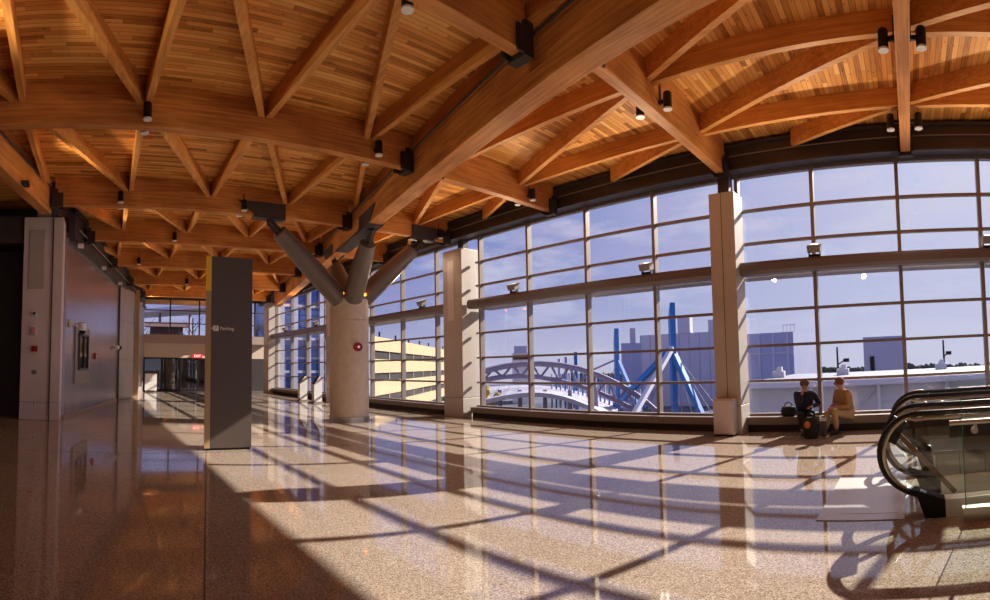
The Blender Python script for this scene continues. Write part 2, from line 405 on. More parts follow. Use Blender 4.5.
def beam_end(mb, X, y, s, z0=5.64, z1=6.12):
    """steel hanger box round a beam end; s = direction into the beam"""
    mb.box(X - .16, X + .16, min(y, y + s * .16), max(y, y + s * .16), z0, z1)
    for k in (-1, 1): mb.box(X + k * .14 - .015, X + k * .14 + .015, min(y, y + s * .3), max(y, y + s * .3), z0 + .02, z1 - .1)
SOF = 5.72
def beam(X, y0, y1, label, steel=(True, True)):
    t = thing('ceiling_beam', label, 'beam', (X, (y0 + y1) / 2, SOF), 'laminated timber beams across the hall')
    mb = MB(); hw = .10
    a, b = y0 + .1, y1 - .1
    mb.box(X - hw, X + hw, a, b, SOF, 6.20)
    obj('timber', mb, M_beamY, t, bevel=.008)
    mb = MB(); mb.box(X - hw + .015, X + hw - .015, a, b, 6.205, ZD - .005)
    obj('upper_plate', mb, M_beamY, t)
    for k, (yy, s) in enumerate(((y0 + .02, 1), (y1 - .02, -1))):
        if steel[k]:
            m2 = MB(); beam_end(m2, X, yy, s); obj('steel_hanger', m2, M_shoeplate, t)
    return t
GO, GW = 4.42, .21               # girder offset and half width in Y
names_n = {0: 'timber beam seen end-on, running straight up from window wall near right edge',
           1: 'timber beam ending above the column that has the metal box at its foot',
           2: 'timber beam meeting window wall midway between the two near window columns',
           3: 'timber beam from the forked steel column to top of the inset-panel window column',
           4: 'timber beam glimpsed just behind right arm of the forked steel column',
           5: 'short timber beam far behind the forked steel column, fifth along the window wall',
           6: 'timber beam stretch far behind forked column, second last before the end wall',
           7: 'timber beam stretch on window side nearest the end wall'}
names_s = {1: 'timber beam entering at top centre, hung from girder with black steel shoe',
           2: 'long timber beam crossing upper left, nearest full one seen from the camera',
           3: 'long timber beam from pillar with wall devices to left arm of forked column',
           4: 'third long timber beam from the camera on left, just behind the forked column',
           5: 'fourth timber beam on the left, passing behind top of brown sign pylon',
           6: 'fifth timber beam on the left, far down the hall above the end wall',
           7: 'furthest timber beam on the left, close to the end wall window'}
for k, X in enumerate(BX):
    yg = gY(X, GO); ys = gY(X, -4.3)
    if k == 7:
        beam(X, ys + .2, D - .75, names_s[k]); continue
    beam(X, yg + GW + .02, 10.72, names_n[k])
    if k in names_s: beam(X - (.6 if k == 1 else 0), ys + .16 + (.13 if k == 1 else 0), yg - GW - .02, names_s[k])
# main girder
def slab(off, hw, X0, X1, z0, z1, mb=None):
    mb = mb or MB()
    q = [(X0, gY(X0, off) - hw), (X1, gY(X1, off) - hw), (X1, gY(X1, off) + hw), (X0, gY(X0, off) + hw)]
    mb.hexa([(x, y, z0) for x, y in q] + [(x, y, z1) for x, y in q]); return mb
g = thing('main_girder', 'huge timber girder running diagonally over the hall onto the forked steel column', 'girder', (-13, gY(-13, GO), 5.4))
obj('timber', slab(GO, GW - .01, -30.3, 9, 5.40, ZD - .02), M_gird, g, bevel=.01)
mb = MB()
mb.tube([(x, gY(x, GO) - GW - .07, 6.05) for x in (8.5, -4, -13, -29.5)], .022, 8)
obj('conduit', mb, M_steel, g, smooth=True)
mb = slab(GO, GW + .02, -14.9, -11.6, 5.385, 5.42); slab(GO, GW + .02, -14.9, -11.6, 5.36, 5.39, mb)
obj('steel_saddle', mb, M_steel, g)
SIDE_FILL = []
g = thing('side_girder', 'timber girder at far left edge resting on pillar with the wall devices', 'girder', (-10, gY(-10, -4.3), 5.35))
obj('timber', slab(-4.3, .14, -13.35, 9, 5.52, ZD - .02), M_gird, g, bevel=.01)
mb = MB(); mb.tube([(x, gY(x, -4.3) + .2, 6.15) for x in (8.5, -13.35)], .022, 8); obj('conduit', mb, M_steel, g, smooth=True)
for x in (-11.2, -6.6, -2.2):  # added fixtures, made up to carry fill spots for the left ceiling
    mb = MB(); mb.box(x - .12, x + .12, gY(x, -4.3) + .14, gY(x, -4.3) + .3, 5.54, 5.62); obj('fixture', mb, M_steel, g)
    SIDE_FILL.append((g, x))
def uplight(parent, loc, aim, power, cone=125):
    ld = bpy.data.lights.new('bulb', 'SPOT'); ld.energy = power; ld.color = (1, .80, .56); ld.spot_size = math.radians(cone); ld.spot_blend = 1; ld.shadow_soft_size = .12
    lo = bpy.data.objects.new('bulb', ld); C.objects.link(lo); lo.parent = parent; lo.location = loc
    lo.rotation_euler = Vector(aim).normalized().to_track_quat('-Z', 'Y').to_euler()
for g_, x in SIDE_FILL: uplight(g_, Vector((x, gY(x, -4.3) + .34, 5.53)) - wloc(g_), (.1, .9, .42), 190, 80)  # fill light from the added girder fixtures
# steel edge beam over the left wall
g = thing('steel_edge_beam', 'dark steel beam along top of the panelled left wall', 'beam', (-20, gY(-20, -4.25), 5.35))
mb = slab(-4.25, .10, XL, -15.7, 5.42, ZD - .02); slab(-4.25, .2, XL, -15.7, 5.36, 5.42, mb); slab(-4.25, .2, XL, -15.7, 6.3, 6.35, mb)
obj('web', mb, M_steel, g)
mb = MB(); mb.tube([(x, gY(x, -4.25) + .22, 5.75) for x in (-15.75, -32)], .02, 8); obj('conduit', mb, M_alu, g, smooth=True)
for k in range(5):
    x = -16 - 3.6 * k; mb = MB(); mb.box(x - .12, x + .12, gY(x, -4.25) + .12, gY(x, -4.25) + .3, 5.26, 5.36)
    fx_ = obj('fixture', mb, M_white, g)
    uplight(g, Vector((x, gY(x, -4.25) + .36, 5.34)) - wloc(g), (.45, .84, .30), 200, 70)
# steel edge beam over the windows
g = thing('steel_edge_beam', 'dark steel beam along top of the window wall', 'beam', (-10, 10.9, 5.8))
mb = MB(); mb.box(XL, 14, 10.78, 10.96, 5.86, ZD - .02); mb.box(XL, 14, 10.70, 11.05, 5.80, 5.86); mb.box(XL, 14, 10.70, 11.05, 6.33, 6.38)
obj('web', mb, M_steel, g)
mb = MB(); mb.tube([(x, 10.74, 6.12) for x in (-31, 13)], .016, 8); obj('conduit', mb, M_alu, g, smooth=True)

# ---------------------------------------------------------------- window wall
ZH = [.32, 1.10, 1.89, 2.68, 4.22, 4.98]
bays = [('window_1', -31.0, -22.35, (-30.98, -28.28, -25.94, -23.6)),
        ('window_2', -21.9, -13.05, (-21.3, -19.0, -16.65, -14.45)),
        ('window_3', -12.4, -4.0, (-12.15, -10.07, -7.97, -5.92)),
        ('window_4', -3.8, 4.9, (-3.75, -2.01, -.14, 1.63, 3.4)),
        ('window_5', 5.3, 14.0, (5.4, 7.4, 9.4, 11.6))]
for nm, x0, x1, mull in bays:
    w = thing(nm, None, None, ((x0 + x1) / 2, D, 0), kind='structure')
    for x in mull:
        mb = MB(); mb.box(x - .04, x + .04, D - .13, D + .05, .32, 5.82); obj('mullion', mb, M_alu, w)
    for z in ZH[1:]:
        mb = MB(); mb.box(x0, x1, D - .06, D + .05, z - .03, z + .03); obj('transom', mb, M_alu, w)
    mb = MB(); mb.box(x0, x1, D - .08, D + .06, 5.74, 5.84); mb.box(x0, x1, D - .08, D + .06, .30, .38); obj('window_frame', mb, M_alu, w)
    mb = MB(); mb.box(x0, x1, D - .01, D + .005, .36, 5.78); obj('glass', mb, M_glass, w)
    mb = MB(); yc = D - .32
    pr = [(yc - .13, 3.52), (yc - .13, 3.66), (yc - .08, 3.73), (D - .13, 3.73), (D - .13, 3.45), (yc - .08, 3.45)]
    mb.prism(pr, lambda u, v, d: (d, u, v), x0, x1); obj('window_rail', mb, M_rail, w)
    mb = MB(); mb.box(x0, x1, D + .06, D + .62, 3.46, 3.54); obj('sunshade', mb, M_alu, w)
    mb = MB(); mb.box(x0, x1, D - .36, D + .02, .16, .33); obj('sill', mb, M_sill, w, bevel=.01)
    mb = MB(); mb.box(x0, x1, D - .26, D + .05, 0, .16); obj('toe_kick', mb, M_dark, w)
# roof edge outside
mb = MB(); mb.box(XL, 14, D + .06, D + .1, 5.80, ZD); struct('trim_2', mb, M_alu)

# ---------------------------------------------------------------- window columns
def win_column(x0, x1, y0, y1, zt, label, inset=True, top=True):
    cx = (x0 + x1) / 2
    t = thing('window_column', label, 'column', (cx, (y0 + y1) / 2, 0), 'clad columns along the window wall')
    mb = MB(); mb.box(x0, x1, y0, y1, 0, .62); mb.box(x0, x1, y0, y1, .63, zt); obj('cladding', mb, M_clad, t, bevel=.012)
    if inset:
        mb = MB(); w = x1 - x0
        mb.box(x0 + w * .28, x0 + w * .62, y0 - .018, y0 - .002, 3.1, zt - .35); obj('inset_panel', mb, M_clad2, t, bevel=.006)
    else:
        mb = MB(); mb.box(cx - .01, cx - .002, y0 - .006, y0 + .004, .62, zt); obj('seam', mb, M_seam, t)
    mb = MB(); mb.box(cx - .13, cx + .13, y1 - .42, y1 - .18, zt, 5.80); obj('steel_post', mb, M_steel, t)
    return t
win_column(-4.20, -3.62, 10.5, 11.10, 5.27, 'clad window column with the metal box at its foot, right of centre', inset=False)
win_column(-13.42, -12.47, 10.6, 11.40, 5.42, 'clad window column with tall inset panel, sunlit on its right side')
win_column(-22.35, -21.6, 10.55, 11.3, 5.4, 'clad window column mostly hidden behind the round concrete column')
win_column(-31.9, -30.95, 10.6, 11.4, 5.75, 'furthest window column, striped by sun, beside the end wall')

# ---------------------------------------------------------------- left wall
mb = MB(); slab(LW - .1, .1, -24.3, -15.4, .10, 5.4, mb); struct('wall_left', mb, M_wall)
mb = MB(); slab(LW - .08, .1, -24.3, -15.4, 0, .10, mb); struct('baseboard_left', mb, M_ledge)
M_wall2 = panel_mat('metal_wall_panels_end', (168, 156, 150), .5, -.9, metal=.35, rough=.4)
mb = MB(); mb.wallseg((-24.35, .92), (-26.6, 1.75), .16, 0, 5.4); mb.wallseg((-26.6, 1.75), (-33.4, 2.9), .16, 0, 5.4); struct('wall_left_far', mb, M_wall2)
mb = MB(); mb.box(-24.5, -24.25, .84, 1.02, 0, 5.4); struct('trim_3', mb, M_steel)
mb = MB(); mb.box(-27.2, -27.0, 1.95, 2.15, 0, 5.6); struct('trim_4', mb, M_signside)
# dark recess left of the pillar, and the rear of the hall behind the camera
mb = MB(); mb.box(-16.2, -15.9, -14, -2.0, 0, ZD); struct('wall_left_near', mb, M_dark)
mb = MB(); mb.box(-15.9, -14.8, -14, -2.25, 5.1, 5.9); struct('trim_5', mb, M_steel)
mb = MB(); mb.box(-16, 16, -14.3, -14, 0, ZD); struct('wall_rear', mb, M_beige)
mb = MB(); mb.box(16, 16.3, -14, -3, 0, ZD); mb.box(16, 16.3, -3, D, 0, .9); struct('wall_right', mb, M_beige)

# pillar with devices
p = thing('wall_pillar', 'broad clad pillar at left edge carrying alarms and outlets', 'pillar', (-15.1, -1.65, 0))
mb = MB(); mb.box(-15.65, -14.7, -2.2, -1.05, 0, .5); mb.box(-15.65, -14.7, -2.2, -1.05, .51, 5.84); obj('cladding', mb, M_clad2, p, bevel=.015)
mb = MB(); mb.box(-14.72, -14.66, -1.36, -1.33, 0, 5.8); obj('groove', mb, M_seam, p)
mb = MB(); mb.box(-15.3, -13.4, -1.42, -1.16, 5.86, 6.4); obj('steel_cap', mb, M_steel, p)
mb = MB(); mb.box(-14.705, -14.67, -2.03, -1.58, 3.75, 5.45); obj('inset_panel', mb, M_clad, p, bevel=.01)
def dev(name, label, cat, y, z, mkparts):
    t = thing(name, label, cat, (-14.69, y, z))
    for nm, mb, m in mkparts(y, z): obj(nm, mb, m, t, smooth=True)
def bx(x0, x1, y, hy, z, hz):
    mb = MB(); mb.box(x0, x1, y - hy, y + hy, z - hz, z + hz); return mb
def cylx(x0, x1, y, z, r, n=18):
    mb = MB(); mb.tube([(x0, y, z), (x1, y, z)], r, n); return mb
X0 = -14.698
dev('motion_sensor', 'small round sensor, topmost device on the left pillar', 'sensor', -1.82, 3.03, lambda y, z: [('body', cylx(X0, X0 + .12, y, z, .055), M_white), ('lens', cylx(X0 + .12, X0 + .14, y, z, .035), M_black)])
dev('strobe_light', 'tall white and red strobe unit on pillar, below round sensor', 'alarm light', -1.84, 2.55, lambda y, z: [('body', bx(X0, X0 + .06, y, .085, z, .14), M_white), ('lens', bx(X0 + .06, X0 + .1, y, .05, z, .09), mat('pink_lens', (235, 150, 160), .3))])
dev('fire_alarm', 'red fire alarm box on the left pillar', 'fire alarm', -1.80, 2.03, lambda y, z: [('body', bx(X0, X0 + .07, y, .08, z, .08), M_red), ('bell', cylx(X0 + .07, X0 + .1, y, z, .055), M_red)])
dev('wall_switch', 'small grey switch plate on pillar under the red alarm', 'switch', -1.80, 1.36, lambda y, z: [('plate', bx(X0, X0 + .015, y, .07, z, .06), M_alu), ('keyhole', cylx(X0 + .015, X0 + .03, y, z, .02), M_black)])
dev('power_outlet', 'white outlet plate low on the left pillar', 'outlet', -1.78, .48, lambda y, z: [('plate', bx(X0, X0 + .015, y, .05, z, .075), M_white), ('socket', bx(X0 + .015, X0 + .018, y, .02, z, .045), M_alu)])

# devices on the left wall (wall face direction)
e1 = Vector((1, SL)).normalized(); e2 = Vector((-e1.y, e1.x))
def wp(X, out=0): p = Vector((X, gY(X, LW))) + e2 * out; return p
t = thing('security_camera', 'white dome camera on an arm near the pillar, left wall', 'camera', (*wp(-15.9, .04), 2.75))
a = wp(-15.75, .04); b = wp(-15.75, .42)
mb = MB(); mb.tube([(*a, 2.86), (*b, 2.86)], .035, 10); mb.obox(a, e1, .07, .03, 2.74, 2.98); obj('arm', mb, M_white, t, smooth=True)
mb = MB(); mb.lathe((*b, 2.5), [(.07, .40), (.12, .36), (.13, .16), (.12, .14)], 20); obj('housing', mb, M_white, t, smooth=True)
mb = MB(); mb.sphere((*b, 2.63), .115, (1, 1, 1)); obj('dome', mb, M_black, t, smooth=True)
t = thing('display_case', 'dark framed display case set in the left wall', 'display case', (*wp(-17.4), 1.9))
c = wp(-17.4, .02)
mb = MB(); mb.obox(c, e1, 1.0, .03, 1.0, 2.85); obj('back_panel', mb, M_alu, t)
mb = MB(); c = wp(-17.4, .07)
for s in (-1, 1): q = c + e1 * s * .62; mb.obox(q, e1, .04, .03, 1.45, 2.62)
mb.obox(c, e1, .66, .03, 1.43, 1.5); mb.obox(c, e1, .66, .03, 2.56, 2.63); mb.obox(c + e1 * .0, e1, .02, .03, 1.5, 2.56)
obj('frame', mb, M_steel, t)
mb = MB(); c = wp(-17.4, .055); mb.obox(c, e1, .6, .01, 1.48, 2.58); obj('pane', mb, mat('dark_case_glass', (28, 26, 34), .08, 0), t)
t = thing('fire_alarm', 'small red alarm on left wall just past the display case', 'fire alarm', (*wp(-19.3, 0), 1.9))
mb = MB(); mb.obox(wp(-19.3, .04), e1, .08, .04, 1.82, 2.06); obj('body', mb, M_red, t)
mb = MB(); mb.obox(wp(-19.3, .09), e1, .05, .01, 1.9, 1.98); obj('lever', mb, M_white, t)
t = thing('security_camera', 'pair of small wall cameras near the far corner of left wall', 'camera', (*wp(-23.2), 2.4))
for k in (-.35, .25):
    q = wp(-23.2 + k, .22); mb = MB(); mb.sphere((*q, 2.42), .1); mb.tube([(*wp(-23.2 + k, .02), 2.5), (*q, 2.5)], .025, 8); obj('head', mb, M_white if k > 0 else M_black, t, smooth=True)

# ---------------------------------------------------------------- end wall
XE = -33.5
mb = MB()
mb.box(XE - .3, XE, 2.0, 11.3, 2.2, 3.15)
struct('wall_end', mb, M_beige)
mb = MB(); mb.box(XE - .3, XE + .35, 2.3, 11.3, 3.15, 3.68); struct('trim_6', mb, M_ledge)
mb = MB(); mb.box(XE - .3, XE + .1, 1.5, 11.3, 6.0, ZD); struct('trim_7', mb, M_steel)
mb = MB(); mb.box(XE - .2, XE, 7.9, 8.5, 0, 2.2); mb.box(XE - .2, XE, 10.3, 11.3, 0, 2.2); mb.box(XE - .2, XE, 1.9, 3.0, 0, 2.2); struct('trim_8', mb, M_dark)
w = thing('window_6', None, None, (XE, 6, 3.7), kind='structure')
for y in (2.75, 4.7, 6.65, 8.6, 10.5):
    mb = MB(); mb.box(XE - .12, XE + .02, y - .04, y + .04, 3.68, 6.0); obj('mullion', mb, M_steel, w)
for z in (4.45, 5.3):
    mb = MB(); mb.box(XE - .1, XE, 2.3, 11.2, z - .03, z + .03); obj('transom', mb, M_steel, w)
mb = MB(); mb.box(XE - .06, XE - .05, 2.3, 11.2, 3.68, 6.0); obj('glass', mb, M_glass, w)
def glazed_door(n, y0, y1):
    w = thing('door_%d' % n, None, None, (XE, (y0 + y1) / 2, 0), kind='structure')
    mb = MB(); f = .07
    mb.box(XE - .12, XE - .02, y0, y0 + f, 0, 2.2); mb.box(XE - .12, XE - .02, y1 - f, y1, 0, 2.2); mb.box(XE - .12, XE - .02, y0 + f, y1 - f, 2.1, 2.2); mb.box(XE - .12, XE - .02, y0 + f, y1 - f, 0, .12)
    obj('door_frame', mb, M_black, w)
    mb = MB(); mb.box(XE - .08, XE - .06, y0 + f, y1 - f, .12, 2.1); obj('glass', mb, glass_mat('door_glass_%d' % n, (.45, .42, .42), 1, .05), w)
    mb = MB(); mb.tube([(XE + .02, y1 - .14, .8), (XE + .02, y1 - .14, 1.4)], .02, 8); obj('handle', mb, M_ss, w, smooth=True)
for n, (a, b) in enumerate(((3.0, 4.2), (4.2, 5.4), (5.4, 6.6), (6.6, 7.9), (8.5, 10.3)), 1): glazed_door(n, a, b)
# lobby beyond the doors
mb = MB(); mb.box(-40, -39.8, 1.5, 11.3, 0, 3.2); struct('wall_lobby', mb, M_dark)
mb = MB(); mb.box(-39.8, XE - .3, 1.3, 11.3, 3.15, 3.3); struct('trim_9', mb, M_beige)
t = thing('exit_sign', 'small red EXIT sign over the doors at the far end', 'sign', (XE + .05, 6.55, 2.3))
mb = MB(); mb.box(XE + .02, XE + .09, 6.2, 6.85, 2.2, 2.44); obj('housing', mb, mat('exit_red', (190, 30, 36), .4, emit=(255, 40, 40), es=.6), t)
def text(s, size, loc, rot, m, parent, ext=.004, name='lettering', align='LEFT'):
    cu = bpy.data.curves.new(name, 'FONT'); cu.body = s; cu.size = size; cu.extrude = ext; cu.align_x = align; cu.align_y = 'CENTER'
    o = bpy.data.objects.new(name, cu); C.objects.link(o)
    dg = bpy.context.evaluated_depsgraph_get(); me = bpy.data.meshes.new_from_object(o.evaluated_get(dg)); bpy.data.objects.remove(o)
    me.materials.clear(); me.materials.append(m)
    o = bpy.data.objects.new(name, me); C.objects.link(o); o.parent = parent
    o.location = Vector(loc) - wloc(parent); o.rotation_euler = rot
    return o
text('EXIT', .22, (XE + .095, 6.52, 2.32), (PI / 2, 0, PI / 2), mat('exit_letters', (255, 235, 230), .4, emit=(255, 220, 210), es=1), t, align='CENTER')
t = thing('notice_board', 'low white panel standing at left of the end wall doors', 'panel', (-32.4, 3.35, 0))
mb = MB(); mb.box(-32.45, -32.38, 3.0, 3.75, .1, 1.15); obj('panel', mb, M_white, t)
for y_ in (3.05, 3.6):
    mb = MB(); mb.box(-32.5, -32.3, y_, y_ + .1, 0, .1); obj('foot', mb, M_alu, t)

# ---------------------------------------------------------------- forked steel column
cx, cy = -14.05, 7.42
t = thing('forked_column', 'round concrete column topped by four splayed grey steel arms', 'column', (cx, cy, 0))
R0 = .60
mb = MB(); mb.lathe((cx, cy, 0), [(R0, .16), (R0, 3.02), (R0 - .015, 3.025), (R0 - .015, 3.045), (R0, 3.05), (R0, 3.68), (R0 - .03, 3.70), (.05, 3.71)], 48); obj('shaft', mb, M_conc, t, smooth=True)
mb = MB(); mb.lathe((cx, cy, 0), [(R0 + .025, 0), (R0 + .025, .15), (R0 + .01, .16), (.1, .16)], 48); obj('base_ring', mb, M_ss, t, smooth=True)
mb = MB(); mb.lathe((cx, cy, 0), [(R0 + .03, 3.69), (R0 + .03, 3.76), (R0 - .05, 3.78), (.05, 3.78)], 48); obj('collar', mb, M_strut, t, smooth=True)
for k in range(16):
    a = 2 * PI * k / 16 + .1; r = R0 - .04
    mb = MB(); mb.lathe((cx + r * math.cos(a), cy + r * math.sin(a), 3.78), [(.05, 0), (.055, .07), (.03, .075)], 10)
    obj('uplight', mb, M_amber, t, smooth=True)
ge = Vector((1, SL, 0)).normalized()
gc = Vector((cx, gY(cx, GO), 0))
ends = [(Vector((BX[3], gY(BX[3], GO) - 2.75, 5.62)), 'B'), (Vector((BX[3], gY(BX[3], GO) + 2.35, 5.62)), 'B'),
        (Vector((-11.9, gY(-11.9, GO), 5.32)), 'G'), (Vector((-15.9, gY(-15.9, GO), 5.32)), 'G')]
for e, kd in ends:
    d = Vector((e.x - cx, e.y - cy, 0)).normalized()
    s0 = Vector((cx, cy, 3.6)) + d * .27
    ax = (e - s0); L = ax.length; ax.normalize()
    e_t = s0 + ax * (L - .42)
    ss = (s0.lerp(e_t, .5))
    mb = MB(); mb.tube([s0, s0.lerp(e_t, .35), s0.lerp(e_t, .7), e_t - ax * .02, e_t], [.31, .31, .28, .22, .14], 24)
    arm = obj('steel_arm', mb, M_strut, t, smooth=True)
    mb = MB(); mb.tube([e_t - ax * .1, e + ax * .02], [.07, .06], 14); mb.bar(e_t - ax * .05, e, .03, .24); mb.bar(e_t - ax * .05, e, .24, .03)
    pin = obj('arm_tip', mb, M_steel, arm, smooth=True)
    mb = MB()
    if kd == 'B':
        dd = 1 if e.y > cy else -1
        for k in (-1, 1):
            x = BX[3] + k * .125
            pts = [(e.y - .45 * dd, SOF - .04), (e.y + .35 * dd, SOF - .04), (e.y + .9 * dd, SOF + .36), (e.y - .45 * dd, SOF + .36)]
            mb.prism(pts, lambda u, v, d_: (d_, u, v), x - .02, x + .02)
        mb.box(BX[3] - .14, BX[3] + .14, e.y - .45, e.y + .45, SOF - .07, SOF - .03)
    else:
        for k in (-1, 1):
            o_ = GO + k * (GW + .02)
            dd = 1 if e.x > cx else -1
            pts = [(e.x - .45 * dd, 5.38), (e.x + .35 * dd, 5.38), (e.x + .9 * dd, 5.75), (e.x - .45 * dd, 5.75)]
            mb.prism(pts, lambda u, v, d_, o_=o_: (u, gY(u, o_) + d_, v), -.015, .015)
    obj('gusset_plate', mb, M_steel, t)
t2 = thing('fire_alarm', 'red round alarm bell on the concrete shaft of forked column', 'fire alarm', (cx, cy, 2.2))
va = Vector((-cx, -cy)).normalized(); va = Matrix.Rotation(.42, 2) @ va
q = Vector((cx, cy)) + va * (R0 - .01)
mb = MB(); mb.tube([(*q, 2.22), (*(q + va * .09), 2.22)], .13, 20); obj('bell', mb, M_red, t2, smooth=True)
mb = MB(); mb.tube([(*(q + va * .08), 2.22), (*(q + va * .12), 2.22)], .04, 12); obj('strobe', mb, M_white, t2, smooth=True)

# ---------------------------------------------------------------- sign pylon
t = thing('sign_pylon', 'tall brown-grey pylon sign reading Parking with yellow edge band', 'sign', (-10, 2.55, 0))
SX = -9.82
mb = MB(); mb.box(SX - .34, SX, 2.18, 3.02, .04, 3.78); obj('body', mb, M_sign, t, bevel=.006)
mb = MB(); mb.box(SX - .30, SX - .01, 2.13, 2.18, .04, 3.1); mb.box(SX - .012, SX + .006, 2.07, 2.18, .04, 3.1); obj('edge_panel', mb, M_signside, t)
mb = MB(); mb.box(SX - .30, SX - .01, 2.13, 2.18, 3.1, 3.78); mb.box(SX - .012, SX + .006, 2.07, 2.18, 3.1, 3.78); obj('yellow_band', mb, M_yellow, t)
mb = MB(); mb.box(SX - .30, SX - .03, 2.16, 3.0, 0, .04); obj('plinth', mb, M_black, t)
M_let = mat('sign_letters', (235, 232, 228), .5)
text('Parking', .095, (SX + .004, 2.36, 2.36), (PI / 2, 0, PI / 2), M_let, t)
mb = MB(); mb.box(SX, SX + .006, 2.225, 2.33, 2.31, 2.415); obj('parking_symbol', mb, M_let, t)
text('P', .095, (SX + .007, 2.278, 2.363), (PI / 2, 0, PI / 2), M_sign, t, name='symbol_letter', align='CENTER')
mb = MB(); mb.prism([(2.184, 2.36), (2.204, 2.385), (2.204, 2.335)], lambda u, v, d: (d, u, v), SX, SX + .006); mb.box(SX, SX + .006, 2.2, 2.215, 2.352, 2.368); obj('arrow', mb, M_let, t)

# ---------------------------------------------------------------- kiosks
def kiosk(x, y, label):
    t = thing('info_kiosk', label, 'kiosk', (x, y, 0), 'slant-topped kiosks by the far window')
    mb = MB()
    pr = [(-.36, .06), (.04, .06), (.04, 1.12), (-.08, 1.22), (-.36, .86)]
    mb.prism(pr, lambda u, v, d: (x + d, y + u + .1, v), -.13, .13); obj('body', mb, M_white, t, bevel=.01)
    mb = MB(); mb.bar((x, y - .27, .87), (x, y + .0, 1.21), .22, .02, upv=(0, -1, 1)); obj('screen', mb, mat('kiosk_screen', (40, 44, 56), .12), t)
    mb = MB(); mb.box(x - .17, x + .17, y - .32, y + .2, 0, .06); obj('foot', mb, M_alu, t)
kiosk(-23.3, 9.8, 'white slant-topped kiosk by far window, left one of two')
kiosk(-21.6, 9.8, 'white slant-topped kiosk by far window, nearer the concrete column')

# ---------------------------------------------------------------- metal box at column foot
t = thing('metal_box', 'beige metal cabinet box standing against the foot of window column', 'cabinet', (-3.98, 10.36, 0))
mb = MB(); mb.box(-4.16, -3.70, 10.22, 10.48, .03, .78); obj('body', mb, M_clad, t, bevel=.015)
mb = MB(); mb.box(-4.14, -3.72, 10.205, 10.22, .06, .75); obj('front_panel', mb, M_clad2, t)
mb = MB(); mb.box(-4.15, -3.71, 10.23, 10.47, 0, .03); obj('base', mb, M_black, t)

# ---------------------------------------------------------------- floodlights on the rail
def flood(x, label):
    z = 3.73; y = D - .36
    t = thing('floodlight', label, 'floodlight', (x, y, z), 'uplights on the window rail')
    mb = MB(); mb.box(x - .12, x + .12, y - .05, y + .09, z, z + .05); mb.box(x - .13, x - .11, y - .03, y + .05, z, z + .2); mb.box(x + .11, x + .13, y - .03, y + .05, z, z + .2); obj('bracket', mb, M_black, t)
    mb = MB()
    pr = [(-.10, .07), (.12, .12), (.10, .30), (-.16, .22)]
    mb.prism(pr, lambda u, v, d: (x + d, y + u, z + v), -.14, .14); obj('housing', mb, M_alu, t, bevel=.01)
    mb = MB(); mb.bar((x - .11, y - .03, z + .27), (x + .11, y - .03, z + .27), .2, .015, upv=(0, -.3, 1)); obj('lens', mb, M_lampdim, t)
    uplight(t, (0, -.02, .36), (0, -.9, .42), 250)
for x, l in ((-28.6, 'uplight on the far window rail, nearest the end wall'), (-24.2, 'uplight on far window rail above the two kiosks'),
             (-14.95, 'uplight on window rail just right of the round concrete column'), (-10.4, 'uplight on rail right of inset-panel window column'),
             (-6.0, 'uplight on rail over the blue masts, left of the box-foot column'), (-1.95, 'uplight on rail above the two seated people'),
             (1.76, 'uplight on window rail cut by the right picture edge')):
    flood(x, l)

# ---------------------------------------------------------------- downlights on the beams
def spot(X, y, side, label, on=True, power=22):
    x = X + side * .26; z = 5.75
    t = thing('downlight', label, 'ceiling light', (x, y, z), 'black cylinder downlights on the beams')
    mb = MB(); mb.lathe((x, y, z), [(.072, .02), (.072, .27), (.06, .29), (.01, .29)], 20); obj('housing', mb, M_black, t, smooth=True)
    mb = MB(); mb.lathe((x, y, z), [(.075, -.005), (.075, .02), (.055, .021)], 20); obj('rim', mb, M_white, t, smooth=True)
    mb = MB(); mb.lathe((x, y, z), [(.058, .004), (.058, .012), (.01, .012)], 16); obj('lamp', mb, M_lamp if on else M_lampdim, t, smooth=True)
    mb = MB(); mb.box(min(x, X + side * .1), max(x, X + side * .1), y - .02, y + .02, z + .12, z + .18); mb.tube([(X + side * .115, y + .03, z + .12), (X + side * .115, y + .03, z + .5)], .012, 6); obj('bracket', mb, M_black, t)
    ld = bpy.data.lights.new('bulb', 'SPOT'); ld.energy = power; ld.color = (1, .82, .62); ld.spot_size = math.radians(100); ld.spot_blend = .8; ld.shadow_soft_size = .06
    lo = bpy.data.objects.new('bulb', ld); C.objects.link(lo); lo.parent = t; lo.location = (0, 0, -.03)
